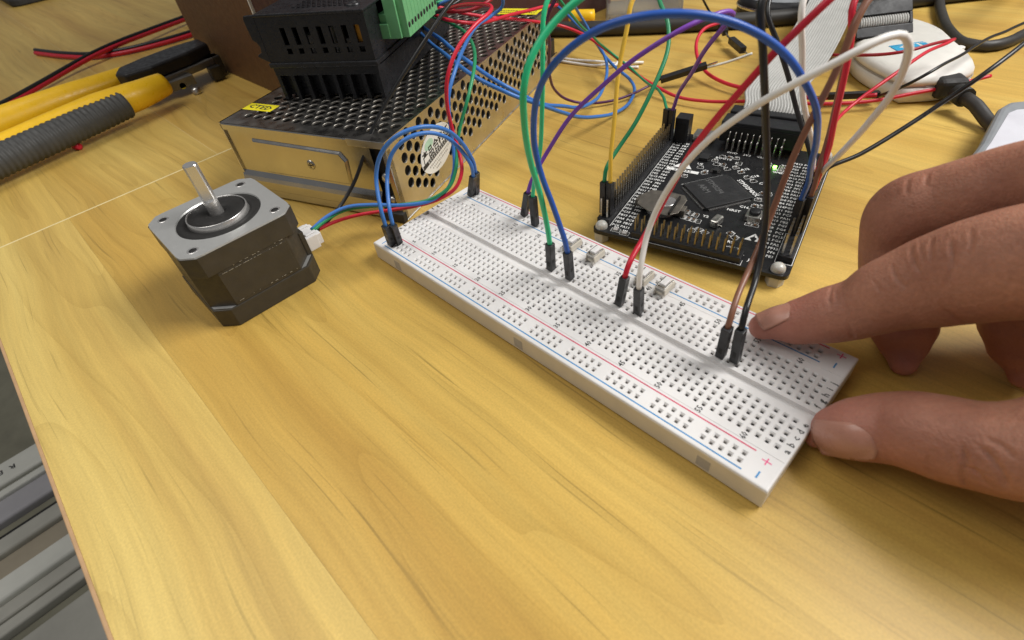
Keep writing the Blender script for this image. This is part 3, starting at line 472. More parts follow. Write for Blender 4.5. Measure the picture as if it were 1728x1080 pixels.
MB().lathe([(10.6, 32.2), (10.6, 33.7), (3.4, 33.9), (3.1, 33.2)], 48).build('bearing_cover', 'dark', mo)
for sx in (-1, 1):
    for sy in (-1, 1):
        T = Matrix.Translation((15.5 * sx, 15.5 * sy, 32.4)); t = MB().lathe([(2.05, 0), (1.95, .09), (1.7, .09), (1.35, .02)], 20, 0, T, False).build('screw_hole', 'chrome', mo)
        MB().lathe([(1.4, .01), (1.4, .03), (.01, .03)], 16, 0, T, False).build('hole_shade', 'dark', t)  # black disc laid on the plate as painted shade of the hole
mb = MB(); prof = []; rS = 2.5
def ringd(z, r, flat):
    out = []
    for i in range(32):
        a = 2 * math.pi * i / 32; p = V((r * math.cos(a), r * math.sin(a), z)); d = V((.94, -.34, 0)); e = p.dot(d)
        if e > flat: p -= d * (e - flat)
        out.append(p)
    return out
rings = [ringd(32, 2.5, 9), ringd(38.8, 2.5, 9), ringd(39.6, 2.5, 1.75), ringd(52.6, 2.5, 1.75), ringd(53, 2.2, 1.5)]
vs = [p for r_ in rings for p in r_]; mb.add(vs, [(k * 32 + i, k * 32 + (i + 1) % 32, (k + 1) * 32 + (i + 1) % 32, (k + 1) * 32 + i) for k in range(4) for i in range(32)] + [tuple(range(128, 160))])
mb.build('shaft', 'chrome', mo)
MB().box(-4, 15, 19.6, 21.6, 6, 19).build('socket_frame', 'motor_black', mo, .3)

# ---- its four-wire cable
mc = thing('motor_cable', 'white plug with red, green, blue and black wires at the motor', 'cable')
T = rot(-.8, (-34.1, -54.4, 0))
MB().box(3, 14, 21.65, 26.6, 8.3, 14.6, 0, T).box(3.7, 13.3, 26.6, 28.6, 9, 14, 0, T).box(4.4, 6, 22.6, 27.4, 14.6, 15.2, 0, T).box(11, 12.6, 22.6, 27.4, 14.6, 15.2, 0, T).build('plug', 'white', mc, .35)
for k, mm in (('mr', 'w_red'), ('mg', 'w_dgreen'), ('mb', 'w_sky'), ('mk', 'w_black')):
    pts = relax(W[k], 1); MB().tube(pts, .78).build('wire', mm, mc)
# ---- power supply
T1 = rot(20.06, (-16.27, 11.2, 0))
ps = thing('power_supply', 'silver switching power supply in a perforated metal case', 'power supply', (-16.27, 11.2, 0), 20.06)
PW, PH, PL = 95.0, 38.0, 178.0
def perforated(name, L, Wd, T, pitch, rad, start, hole_ok, phase, thick=.8, par=ps, mt='steel_dark'):
    """plane u in 0..L, v in 0..Wd; strips along v"""
    mb = MB(); cw = pitch * .866; n = 16; u = start; k = 0
    if start > 0: mb.quad((0, 0, 0), (start, 0, 0), (start, Wd, 0), (0, Wd, 0), 0, T)
    while u + cw <= L + 1e-6:
        v0 = phase[k % 2]; rows = int((Wd - v0) / pitch)
        if v0 > 0: mb.quad((u, 0, 0), (u + cw, 0, 0), (u + cw, v0, 0), (u, v0, 0), 0, T)
        for r in range(rows):
            a, b = v0 + r * pitch, v0 + (r + 1) * pitch; cu, cv = u + cw / 2, (a + b) / 2
            if not hole_ok(cu, cv): mb.quad((u, a, 0), (u + cw, a, 0), (u + cw, b, 0), (u, b, 0), 0, T); continue
            outp = []
            for (p, q) in (((u, a), (u + cw, a)), ((u + cw, a), (u + cw, b)), ((u + cw, b), (u, b)), ((u, b), (u, a))):
                for i in range(4): outp.append((p[0] + (q[0] - p[0]) * i / 4, p[1] + (q[1] - p[1]) * i / 4))
            vs = [(x, y, 0) for x, y in outp]
            for rr, zz in ((rad + .12, 0.0), (rad, -.15), (rad, -thick)):
                for x, y in outp:
                    d = V((x - cu, y - cv)); d.normalize(); vs.append((cu + d.x * rr, cv + d.y * rr, zz))
            for j in range(3): mb.add(vs[j * n:(j + 2) * n], [(i, (i + 1) % n, n + (i + 1) % n, n + i) for i in range(n)], 1 if j else 0, False, T)
        e = v0 + rows * pitch
        if e < Wd - 1e-6: mb.quad((u, e, 0), (u + cw, e, 0), (u + cw, Wd, 0), (u, Wd, 0), 0, T)
        u += cw; k += 1
    if u < L: mb.quad((u, 0, 0), (L, 0, 0), (L, Wd, 0), (u, Wd, 0), 0, T)
    return mb.build(name, [mt, 'hole_wall'], par)
I4 = Matrix.Identity(4)
perforated('side_cover', PL, PH, frame((0, 0, 0), (0, 1, 0), (0, 0, 1)), 5.95, 2.2, 7.6, lambda u, v: v > 9.9 or (18 < u < 32 and v > 4), (5.28, 2.30))
perforated('top_cover', PL, PW, frame((0, 0, PH), (0, 1, 0), (-1, 0, 0), (0, 0, 1)), 6.0, 2.2, 6.6, lambda u, v: v < 86, (3.7, .7), mt='perf_top')
MB().box(-PW, -PW + .8, 0, PL, 0, PH).build('left_cover', 'steel_dark', ps)
MB().box(-PW + 6, -7, 12, PL - 8, 1.2, 27).build('circuit_block', 'dark', ps)
MB().box(-PW + .9, -1, 1.5, PL, .2, 1.1).build('base_plate', 'steel', ps)
MB().box(-PW + .9, -1, PL - 1, PL, 1.1, PH - .4).build('rear_wall', 'steel_dark', ps)
# front panel: bent sheet profile run along x
prof = [(1.2, PH - .02), (.15, PH - .3), (0, PH - .9), (0, 34.6), (.9, 34.2), (.9, 13.6), (-.6, 11.4), (-1.2, 9.4), (-1.2, 5.2), (-.7, 4.6), (-.9, 1.2), (.4, .15), (2, .15)]
mb = MB(); xl, xr = -PW, -9.6; np_ = len(prof)
mb.add([(xl, y, z) for y, z in prof] + [(xr, y, z) for y, z in prof], [(i, np_ + i, np_ + i + 1, i + 1) for i in range(np_ - 1)]); mb.v
mb.build('front_panel', 'steel', ps)
pan = [(-77, 14.0), (-25.2, 14.6), (-23.6, 27), (-26.2, 30.8), (-78.6, 31.6)]
TF = frame((0, .9, 0), (1, 0, 0), (0, 0, 1), (0, -1, 0))
MB().prism(pan, 0.0, 1.15, 0, TF, [(x * .97 - 1.5, 22.5 + (z - 22.5) * .88) for x, z in pan]).build('raised_plate', 'steel', ps, .3)
TS = frame((-45.5, -.25, 22.6), (1, 0, 0), (0, 0, 1), (0, -1, 0))
s_ = MB().lathe([(2.3, -.4), (2.3, .15), (1.6, .5), (.01, .55)], 18, 0, TS, False).build('screw', 'tin', ps)
MB().box(-1.3, 1.3, -.22, .22, .5, .58, 0, TS).box(-.22, .22, -1.3, 1.3, .5, .585, 0, TS).build('cross_slot', 'dark', s_)
MB().box(-9.4, -2.6, 3.0, 3.6, 1.2, PH - 1).build('gap_shade', 'dark', ps)  # black strip standing for the shade inside the open gap
MB().box(-20, 0, -.1, 3, PH - 3.4, PH - .05).build('front_lip', 'steel_dark', ps, .3)
MB().box(-2.6, 0, -.3, 2.8, .2, PH - 3.4).build('front_flange', 'steel', ps, .3)
TS2 = frame((-5.5, 1.6, 20), (1, 0, 0), (0, 0, 1), (0, -1, 0)); MB().lathe([(2.6, -2), (2.6, 0), (2, .8), (.01, 1)], 16, 0, TS2, False).build('screw', 'chrome', ps)
TS2 = frame((-6, 1.6, 9), (1, 0, 0), (0, 0, 1), (0, -1, 0)); MB().lathe([(2.0, -2), (2.0, 0), (1.5, .6), (.01, .8)], 16, 0, TS2, False).build('screw', 'steel_dark', ps)
MB().box(-13, .6, -2.2, 1.0, .3, 5.0).build('notch_shade', 'black_soft', ps, .5)  # black block standing for the shade in a notch under the panel
MB().tube([(0, 0, .3), (0, PL, .3)], .5, 6).build('bottom_fold', 'steel_dark', ps)
# terminal strip at the far end
MB().box(-PW + 4, -2, PL, PL + 14, .3, 17).build('terminal_strip', 'black', ps, .5)
for i in range(9):
    t = MB().box(-11 - i * 9.6, -4.5 - i * 9.6, PL + 3, PL + 13, 17, 18.6).build('terminal_screw', 'chrome', ps, .4)
MB().box(-.4, .4, PL, PL + 12, .3, 9).build('end_bracket', 'steel', ps)
# stickers
zz = PH + .06
MB().box(-97.2, -79, 14.8, 21.8, zz - .1, zz, 0, Matrix.Translation((2.5, 0, 0))).build('yellow_label', 'tag_yellow', ps)
mb = MB(); put_text(mb, 'CTED', 3.6, (-85.6, 18.2, zz + .03), (1, -.05, 0), (.05, 1, 0), 0, 1.15); mb.build('lettering', 'black_ink', ps)
MB().box(-32, -2.5, 166, 177.5, zz - .1, zz).build('warning_label', 'tag_yellow', ps)
mb = MB()
for k in range(2):
    x = -29.5
    while x < -5.5:
        wd = rng.uniform(.7, 1.8); mb.box(x, x + wd, 168.6 + k * 3.4, 170.0 + k * 3.4, zz - .05, zz + .03); x += wd + rng.uniform(.4, .8)
mb.build('print', 'black_ink', ps)
# oval certificate sticker on the side, slightly tilted
ca, sa = math.cos(math.radians(9)), math.sin(math.radians(9)); ru, uu = V((0, ca, sa)), V((0, -sa, ca)); c0 = V((.12, 34.8, 18.4))
def oval(a, b, n=48): return [(a * math.cos(2 * math.pi * i / n), b * math.sin(2 * math.pi * i / n)) for i in range(n)]
TO = frame(c0, ru, uu); st = MB().prism(oval(14.6, 9.9), -.1, 0, 0, TO).build('certificate_sticker', 'paper', ps)
mb = MB(); put_text(mb, '产品合格证', 3.9, c0 + V((.05, 0, 0)) + uu * 1.8, ru, uu, 0, .9)
mb.box(-14.1, 14.0, -2.6, -.5, .02, .05, 0, TO)
for k in range(11):
    x = -9.4 + k * 1.75
    mb.box(x, x + .95, -1.0, -.8, .05, .08, 1, TO).box(x + .1, x + .3, -2.2, -1.1, .05, .08, 1, TO).box(x + .5, x + .95, -1.75, -1.5, .05, .08, 1, TO).box(x + .62, x + .8, -2.3, -1.5, .05, .08, 1, TO)
for yy, x0, x1 in ((-4.2, -9.5, 10), (-5.9, -7.5, 7), (-7.6, -5, -.5)):
    x = x0
    while x < x1: mb.box(x, x + rng.uniform(.5, .9), yy - .45, yy + .45, .02, .05, 2, TO); x += rng.uniform(1.15, 1.4)
mb.build('print', ['black_ink', 'white_ink', 'slot'], st)
mb = MB(); mb.prism([(x * .28 - 5, y * .22 + 5.4) for x, y in oval(14, 10, 20)], .01, .04, 0, TO); mb.build('emblem', 'green_pale', st)

# ---- stepper driver standing on the power supply
dr = thing('stepper_driver', 'black stepper driver box with slotted front on the power supply', 'motor driver', (-53.5, 39, PH + .1), 31)
DW, DL = 54.0, 96.0
mb = MB(); mb.box(-DW, 0, 3.4, DL, 1, 14)                                # heat sink body and its fins
mb.build('heat_sink', 'driver', dr, .2)
nf = 8
for i in range(nf):
    x = -DW + i * (DW - 1.9) / (nf - 1); MB().box(x, x + 1.9, 0.0, 3.4, 0.0, 11.2).build('fin', 'driver', dr, .15)
MB().box(-DW - .2, .2, -.1, 3.4, 11.2, 14.8).build('fin_cap', 'driver', dr, .2)
MB().box(-DW - 1.2, .9, -.9, DL, 14.8, 17.0).build('ledge', 'driver', dr, .5)
T_ = Matrix.Identity(4)
mb = MB()                                                              # slotted front wall, really open
mb.box(-DW, 0, 0, 1.2, 17, 20.6); mb.box(-DW, 0, 0, 1.2, 31.6, 36.2); mb.box(-DW, 0, 0, 1.2, 23.0, 24.4)
sx = [-43.1 + i * 6.15 for i in range(7)]
xl = -DW
for x in sx: mb.box(xl, x, 0, 1.2, 20.6, 23.0); mb.box(xl, x, 0, 1.2, 24.4, 31.6); xl = x + 2.6
mb.box(xl, 0, 0, 1.2, 20.6, 23.0); mb.box(xl, 0, 0, 1.2, 24.4, 31.6)
mb.box(-DW, -DW + 1.2, 1.2, DL, 17, 36.2); mb.box(-1.2, 0, 1.2, 13, 17, 36.2); mb.box(-1.2, 0, 52, DL, 17, 36.2); mb.box(-1.2, 0, 13, 52, 17, 22.4); mb.box(-DW, 0, DL - 1.2, DL, 17, 36.2)
mb.build('cover', 'driver', dr)
MB().box(-DW - .4, .3, -.4, DL, 36.2, 37.4).build('lid', 'driver', dr, .4)
MB().box(-48, -4, 4, DL - 6, 17.2, 18.4).build('board', 'chip', dr)
MB().box(-10.5, -4.2, 2.4, 5, 24.0, 32).build('amber_part', 'amber', dr, .4)
MB().box(-36, -31, 4, 9, 18.4, 27).box(-24, -20, 5, 9, 18.4, 30).box(-14, -11, 4, 8, 18.4, 25).build('component', 'slot', dr, .4)
mb = MB()
for r in range(9):
    for c in range(11): mb.box(-38 + c * 2.6 + (r % 2) * 1.3, -36.6 + c * 2.6 + (r % 2) * 1.3, 7 + r * 2.4, 8.2 + r * 2.4, 37.38, 37.75)
t = mb.build('tread', 'driver', dr); tag(t, kind='stuff')
TL = Matrix.Translation((-8, 8, 37.4)); MB().lathe([(3.2, 0), (3.0, .7), (2.4, .75), (2.2, .2), (.01, .1)], 20, 0, TL, False).build('lid_screw', 'driver', dr)
# mounting ears at the left
MB().prism([(0, 17), (-5.8, 19.8), (-5.6, 20.6), (-3.2, 21.6), (-2.6, 24), (-3.6, 26), (-5.2, 27), (-5.8, 35.2), (-5.0, 37), (0, 37.2)], 0, 1.6, 0, frame((-DW, 1.4, 0), (1, 0, 0), (0, 0, 1), (0, -1, 0))).build('mounting_ear', 'driver', dr, .3)
# the green pluggable terminal block
MB().box(-1.0, 3.4, 13.4, 51.6, 22.5, 31.5).build('terminal_socket', 'green_term', dr, .3)
for i in range(10):
    y = 13.6 + i * 3.81; b_ = MB().box(3.5, 12.6, y, y + 3.72, 21.8, 37.6).build('terminal_plug', 'green_term', dr, .25)
    MB().lathe([(1.35, 0), (1.3, .05), (.01, .06)], 12, 0, frame((9, y + 1.86, 37.6), (1, 0, 0), (0, 1, 0)), False).build('screw', 'tin', b_)
    MB().lathe([(1.25, 0), (1.2, .05), (.01, .06)], 12, 0, frame((12.6, y + 1.86, 26.5), (0, 1, 0), (0, 0, 1)), False).build('wire_entry', 'dark', b_)
MB().box(3.5, 9.2, 12.0, 13.5, 21.8, 37.6).box(-.6, 4, 11.6, 13.4, 22, 28).build('end_plate', 'green_term', dr, .25)

# ================================================================ development board
pcb = thing('development_board', 'black microcontroller development board with white print and pin headers', 'circuit board', (59.8, 48.7, 0), 13)
PX, PY, PZ = 73.0, 90.5, 6.0
def rr(x0, x1, y0, y1, r, n=5):
    out = []
    for cx, cy, a0 in ((x1 - r, y0 + r, -90), (x1 - r, y1 - r, 0), (x0 + r, y1 - r, 90), (x0 + r, y0 + r, 180)):
        for i in range(n + 1): a = math.radians(a0 + 90 * i / n); out.append((cx + r * math.cos(a), cy + r * math.sin(a)))
    return out
MB().prism(rr(0, PX, 0, PY, 2.6), PZ - 1.6, PZ).build('board', 'pcb', pcb)
for x, y in ((3, 3), (PX - 4, 3.2), (3, PY - 3), (PX - 3, PY - 3)):
    MB().lathe([(2.45, PZ), (2.45, PZ + .6), (2.3, PZ + 1.4), (1.7, PZ + 2.2), (.8, PZ + 2.6), (.01, PZ + 2.65)], 20, 0, Matrix.Translation((x, y, 0)), False).build('nylon_screw', 'nylon', pcb)
    MB().lathe([(3.1, 0.02), (3.1, PZ - 1.65)], 6, 0, Matrix.Translation((x, y, 0)), smooth=False).build('standoff', 'nylon', pcb, .2)
pin_me = MB().box(-.32, .32, -.32, .32, -8.2, 9.0).mesh('pin', 'tin'); gold_me = MB().box(-.32, .32, -.32, .32, -1.4, 8.6).mesh('pin', 'gold')
def header(xs_, ys_, me, h=2.5):
    MB().box(min(xs_) - 1.27, max(xs_) + 1.27, min(ys_) - 1.27, max(ys_) + 1.27, PZ + .02, PZ + h).build('header', 'black', pcb, .2)
    for x in xs_:
        for y in ys_: link('pin', me, pcb, (x, y, PZ + h))
stub = MB().box(-.32, .32, -.32, .32, -2.4, 8.4).mesh('pin', 'tin'); gstub = MB().box(-.27, .27, -.27, .27, -2.4, 6.0).mesh('pin', 'gold')
ysL = [6.0 + 2.54 * i + .3 for i in range(30)]
header([1.4, 3.94], ysL, stub); header([68.5, 71.04], [9.3 + 2.54 * i for i in range(28)], stub)
header([17.3 + 2.54 * i for i in range(16)], [2.2, 4.74], gstub)
# chip, turned 45 degrees
ch = MB(); TC = rot(45, (36.4, 42.9, PZ)); ch.box(-10, 10, -10, 10, .15, 1.5, 0, TC); chip = ch.build('processor', 'chip', pcb, .15)
mb = MB()
for k in range(36):
    p = -8.75 + k * .5
    for a in range(4):
        TT = TC @ Matrix.Rotation(math.pi / 2 * a, 4, 'Z'); mb.box(p - .12, p + .12, 10, 11.0, .45, .6, 0, TT).box(p - .12, p + .12, 10.9, 11.05, .05, .6, 0, TT)
t = mb.build('chip_leads', 'chrome', chip); tag(t, kind='stuff')
d1, d2 = V((1, 1, 0)).normalized(), V((-1, 1, 0)).normalized()
mb = MB(); put_text(mb, 'STM32F4', 2.2, V((34.6, 45.6, PZ + 1.53)), -d2, d1, 0, 1.0); put_text(mb, 'ARM', 2.4, V((31.3, 42.4, PZ + 1.53)), -d2, d1, 0, 1.0)
mb.build('chip_print', 'chip_ink', chip)
# printed legend
pr = MB(); zp = PZ + .03
def tx(s, size, x, y, ang=0, st=1.0):
    a = math.radians(ang); put_text(pr, s, size, (x, y, zp), (math.cos(a), math.sin(a), 0), (-math.sin(a), math.cos(a), 0), 0, st)
names = ['P%s%d' % (L, k) for L in 'ABCDEFG' for k in range(16)]; rng.shuffle(names)
for i in range(30):
    tx(names[i], 1.35, 7.6, ysL[i], 0, .92); tx(names[30 + i], 1.35, 11.6, ysL[i], 0, .92)
for i in range(28):
    tx(names[(60 + i) % 112], 1.35, 64.9, 9.3 + 2.54 * i, 0, .92); tx(names[(88 + i) % 112], 1.35, 60.9, 9.3 + 2.54 * i, 0, .92)
pr.box(5.6, 5.85, 5, 83.5, PZ, zp); pr.box(66.9, 67.1, 7, 81, PZ, zp); pr.box(72.5, 72.7, 7, 82, PZ, zp); pr.box(67, 72.6, 7, 7.2, PZ, zp)
pr.box(15.4, 57, .45, .62, PZ, zp); pr.box(57, 57.2, .45, 3.5, PZ, zp); pr.box(15.4, 57, 6.5, 6.6, PZ, zp)
put_text(pr, 'STM32F4XX', 1.9, V((46.6, 51.6, zp)), -d2, d1, 0, 1.0)
pr.box(-9.6, 9.6, 11.9, 12.1, 0.0, .03, 0, TC)
# maker's triangle mark, twice, and the solid bar
def tri(cx, cy, s, ang):
    a = math.radians(ang); q = lambda x, y: (cx + s * (x * math.cos(a) - y * math.sin(a)), cy + s * (x * math.sin(a) + y * math.cos(a)), zp)
    pr.add([q(-1, -.6), q(-.1, -.6), q(-.45, -.1), q(-.05, .35), q(0, 1)], [(0, 1, 2, 3, 4)]); pr.add([q(.25, -.6), q(1, -.6), q(0, 1), q(.05, .3), q(.4, 0)], [(0, 1, 2, 3, 4)])
tri(16.8, 60.6, 4.2, 0); tri(57.3, 18, 3.0, 0)
pr.box(10.6, 24.8, 54.9, 57.0, PZ, zp)
for (s, x, y, a) in (('D2', 17.5, 69.5, 0), ('C18', 47, 61.5, 40), ('R12', 42, 66, 40), ('C7', 51, 57, 40), ('NRST', 46, 33.2, 0), ('C16', 49, 37, 0), ('Y2', 37.5, 25.2, 0), ('R9', 50.5, 12.5, 0), ('BOOT0', 31, 72, 0), ('U5', 23, 64, 0), ('J4', 59.5, 4.6, 0), ('J2', 63, 4, 0), ('PWR', 54.8, 70, 0), ('GND', 55, 68, 0), ('C3', 27, 59, 0), ('T5', 58.3, 86.4, 0), ('SWD', 33, 78.5, 0), ('3V3', 39.5, 78.4, 0), ('CLK', 45.6, 78.6, 0)): tx(s, 1.5, x, y, a)
pr.build('legend', 'white_ink', pcb)
# black mask lettering on the bar
mb = MB(); put_text(mb, 'STM32', 1.5, (17.7, 55.95, zp + .03), (1, 0, 0), (0, 1, 0), 0, 1.3); mb.build('bar_print', 'black_ink', pcb)
# small parts: tinned ends with dark middles
def smd(x, y, ang, L=1.7, Wd=.9, name='capacitor', body='slot'):
    T = rot(ang, (x, y, PZ)); MB().box(-L / 2, -L / 2 + .42, -Wd / 2, Wd / 2, .02, .62, 0, T).box(L / 2 - .42, L / 2, -Wd / 2, Wd / 2, .02, .62, 0, T).box(-L / 2 + .42, L / 2 - .42, -Wd / 2 + .03, Wd / 2 - .03, .02, .58, 1, T).build(name, ['tin', body], pcb)
    mb = MB()
    for s in (-1, 1):
        mb.box(s * (L / 2 + .45) - .07, s * (L / 2 + .45) + .07, -Wd / 2 - .4, Wd / 2 + .4, 0.0, .03, 0, T)
        mb.box(-L / 2 - .35, L / 2 + .35, s * (Wd / 2 + .4) - .07, s * (Wd / 2 + .4) + .07, 0.0, .03, 0, T)
    for k in range(3):
        x0 = -L / 2 + k * .7; mb.box(x0, x0 + .42, Wd / 2 + .75, Wd / 2 + 1.35, 0, .03, 0, T)
    mb.build('outline', 'white_ink', pcb)
for (x, y, a) in ((30, 73.5, 0), (33, 73.5, 0), (36, 74, 0), (38.5, 70, 90), (28, 69, 0), (29.5, 66, 0), (32.5, 66.5, 90), (35, 63.5, 40), (38, 66, 40), (41, 63, 40), (44.5, 59.5, 40), (47.5, 57.5, 40), (24, 61, 0), (27, 57, 40), (20, 51.5, 0), (49.8, 73.4, 0), (49.8, 71.4, 0), (49.8, 69.4, 0), (55.6, 73.4, 0), (55.6, 71.4, 0), (55.6, 69.4, 0), (30, 25.6, 90), (32, 25, 90), (34, 24.6, 90), (30, 21.6, 90), (32, 21.2, 90), (34, 21, 90), (36, 20.8, 90), (49, 17.5, -35), (51, 15.5, -35), (53.5, 26, 0), (55.8, 26, 0), (52.5, 39, 0), (55, 39.5, 0), (52.5, 44, 0), (55, 44.5, 0), (53, 49, 0), (55.3, 49.5, 0), (38, 15.5, 60), (40.5, 14.5, 60), (35.5, 14, 0), (51.5, 8.6, 90), (53.2, 8.6, 90), (9, 3.2, 0), (13, 2.4, 0)):
    smd(x, y, a, *( (2.6, 1.6) if (x, y) in ((9, 3.2), (13, 2.4)) else (1.7, .9)), body=rng.choice(['slot', 'chip', 'brown']))
def soic(x, y, wx, wy, ang, n):
    T = rot(ang, (x, y, PZ)); o = MB().box(-wx / 2, wx / 2, -wy / 2, wy / 2, .1, 1.5, 0, T).build('small_chip', 'chip', pcb, .1); mb = MB()
    for i in range(n):
        yy = -wy / 2 + (i + .5) * wy / n
        for s in (-1, 1): mb.box(min(s * wx / 2, s * (wx / 2 + 1)), max(s * wx / 2, s * (wx / 2 + 1)), yy - .2, yy + .2, .05, .5, 0, T)
    mb.build('leads', 'tin', o)
soic(23.2, 69.3, 3.9, 5, 0, 4); soic(43, 20.8, 2.2, 4.6, -12, 1); soic(31, 59.8, 2, 3, 0, 3)
MB().box(-1.6, 1.6, -2.8, 2.8, .1, 3.2, 0, rot(-12, (42.6, 21.2, PZ))).build('crystal', 'battery', pcb, .7, 3)
# power LED
MB().box(52.0, 53.4, 70.9, 72.1, PZ + .02, PZ + .9).build('power_led', 'led', pcb, .15)
# push button
b_ = MB().box(51.2, 57.2, 27.6, 33.6, PZ + .02, PZ + 2.4).build('push_button', 'battery', pcb, .3)
MB().lathe([(2.1, PZ + 2.4), (2.1, PZ + 3.6), (1.8, PZ + 3.8), (.01, PZ + 3.8)], 20, 0, Matrix.Translation((54.2, 30.6, 0)), False).build('button_cap', 'black', b_)
# coin-cell holder: folded spring plate over the cell
bh = MB().prism([(10.2, 25.6), (13, 30.6), (19, 31.8), (26.6, 31.4), (28.6, 28.5), (28.4, 18.5), (25, 15.2), (17, 15.8), (11.2, 19)], PZ + 3.0, PZ + 3.5).build('cell_holder', 'holder', pcb, .15)
MB().lathe([(6.2, PZ + .1), (6.2, PZ + 2.6), (5.8, PZ + 2.9), (.01, PZ + 2.9)], 32, 0, Matrix.Translation((20.2, 23.2, 0)), False).build('coin_cell', 'chrome', bh)
MB().lathe([(3.6, PZ + 3.5), (3.3, PZ + 3.8), (2.8, PZ + 3.65), (.01, PZ + 3.6)], 24, 0, Matrix.Translation((21.8, 24.6, 0)), False).build('contact_dimple', 'chrome', bh)
MB().box(9.4, 12.6, 22, 25.6, PZ + .05, PZ + 3.2).box(25.6, 30, 20.8, 24.8, PZ + .05, PZ + 3.1).build('holder_leg', 'holder', bh, .2)
MB().box(25.2, 25.9, 15.8, 28.6, PZ + 3.5, PZ + 4.6, 0, rot(0)).build('spring_rib', 'dark', bh)
# micro-USB socket, button jack and the shrouded ribbon header
MB().box(12.6, 21.6, 83.6, 91.5, PZ + .05, PZ + 3.0).build('usb_socket', 'battery', pcb, .5)
b_ = MB().box(4.9, 11.3, 79.8, 86.4, PZ + .05, PZ + 12).build('jumper_block', 'black', pcb, .3)
MB().box(6.1, 10.2, 79.65, 79.9, PZ + 1.5, PZ + 9.6).build('opening', 'dark', b_)
sh_ = MB().box(25, 60, 83.0, 92.2, PZ + 2.6, PZ + 12).build('ribbon_header', 'black', pcb, .4)
MB().box(27, 58.2, 82.6, 83.1, PZ + 4, PZ + 10.2).build('header_face', 'dark', sh_)
for i in range(10):
    x = 29.6 + i * 2.54
    for r_, (y0, z1) in enumerate(((79.8, 5.4), (81.6, 8.0))): MB().tube([(x + r_ * .15, y0, PZ - 1), (x + r_ * .15, y0, PZ + z1 - 1.2), (x + r_ * .15, y0 + .35, PZ + z1 - .3), (x + r_ * .15, y0 + 1.2, PZ + z1), (x + r_ * .15, 83.2, PZ + z1)], .33, 5, step=.8).build('bent_pin', 'tin', sh_)

# ================================================================ ribbon cable
rc = thing('ribbon_cable', 'flat grey ribbon cable rising from the circuit board to the debugger', 'ribbon cable')
def ribbon(name, path, n=20, pitch=1.27):
    mb = MB(); C_ = [(V(c), V(d).normalized()) for c, d in path]; ctr = spline([c for c, _ in C_], 3); per = len(ctr)
    vs = []; K = n * 4
    for i, p in enumerate(ctr):
        x = i / (per - 1) * (len(C_) - 1); j = min(int(x), len(C_) - 2); side = C_[j][1].lerp(C_[j + 1][1], x - j).normalized()
        t = (ctr[min(i + 1, per - 1)] - ctr[max(i - 1, 0)]).normalized(); nn = side.cross(t).normalized()
        for k in range(K + 1):
            off = (k / 4 - n / 2) * pitch; h = .50 * abs(math.sin(math.pi * k / 4)) ** .6
            vs.append(p + side * off + nn * h)
        for k in range(K, -1, -1):
            off = (k / 4 - n / 2) * pitch; vs.append(p + side * off - nn * .15)
    w_ = 2 * (K + 1); fs = [(i * w_ + k, i * w_ + (k + 1) % w_, (i + 1) * w_ + (k + 1) % w_, (i + 1) * w_ + k) for i in range(per - 1) for k in range(w_)]
    mb.add(vs, fs, 0, True); return mb.build(name, 'ribbon', rc)
a13 = math.radians(13); hx, hy = V((math.cos(a13), math.sin(a13), 0)), V((-math.sin(a13), math.cos(a13), 0)); ho = V((59.8, 48.7, 0))
L_ = lambda x, y, z: ho + hx * x + hy * y + V((0, 0, z))
MB().box(26, 59, 92.3, 99.5, PZ + 1.5, PZ + 13, 0, frame(ho, hx, hy)).build('board_plug', 'black', rc, .5)
ribbon('ribbon', [(L_(43, 96, 17.5), hx), (L_(43, 99.5, 20.5), hx), ((74, 165, 22), (1, .2, 0)), ((67, 210, 23), (1, .22, 0)), ((56, 260, 25), (1, .2, 0)), ((41, 318, 27), (1, .18, 0)), ((30, 372, 34), (1, .1, 0)), ((38, 412, 48), (.95, .3, 0)), ((58, 408, 68), (.85, .5, 0)), ((76, 372, 66), (.78, .62, 0)), ((82, 330, 48), (.74, .67, 0)), ((82, 301, 34), (.74, .67, 0))])
idx, idy = V((.70, .714, 0)).normalized(), V((-.714, .70, 0)).normalized(); TI = frame((82, 282, 13), idx, idy) @ Matrix.Rotation(math.radians(-38), 4, 'X')
MB().box(-15.5, 15.5, -3.5, 3.5, 0, 5.2, 0, TI).box(-15.5, 15.5, -3.5, 3.5, 11.5, 19, 0, TI).box(-15.5, -12.8, -3.5, 3.5, 5.2, 11.5, 0, TI).box(13.6, 15.5, -3.5, 3.5, 5.2, 11.5, 0, TI).box(-12.8, 13.6, 0.5, 3.5, 5.2, 11.5, 0, TI).build('debugger_plug', 'black', rc, .4)
for i in range(20): MB().tube([(-12.3 + i * 1.33, 0.4, 5.3), (-12.3 + i * 1.33, -2.4, 6.2), (-12.3 + i * 1.33, -3.1, 8.4), (-12.3 + i * 1.33, -2.4, 10.6), (-12.3 + i * 1.33, .4, 11.4)], .62, 6, step=1.2).build('strand', 'ribbon', rc).matrix_world = Matrix.Diagonal((1, 1, 1, 1))
for o in rc.children:
    if o.name.startswith('strand'): o.data.transform(Matrix.Scale(S, 4) @ TI @ Matrix.Scale(1 / S, 4))

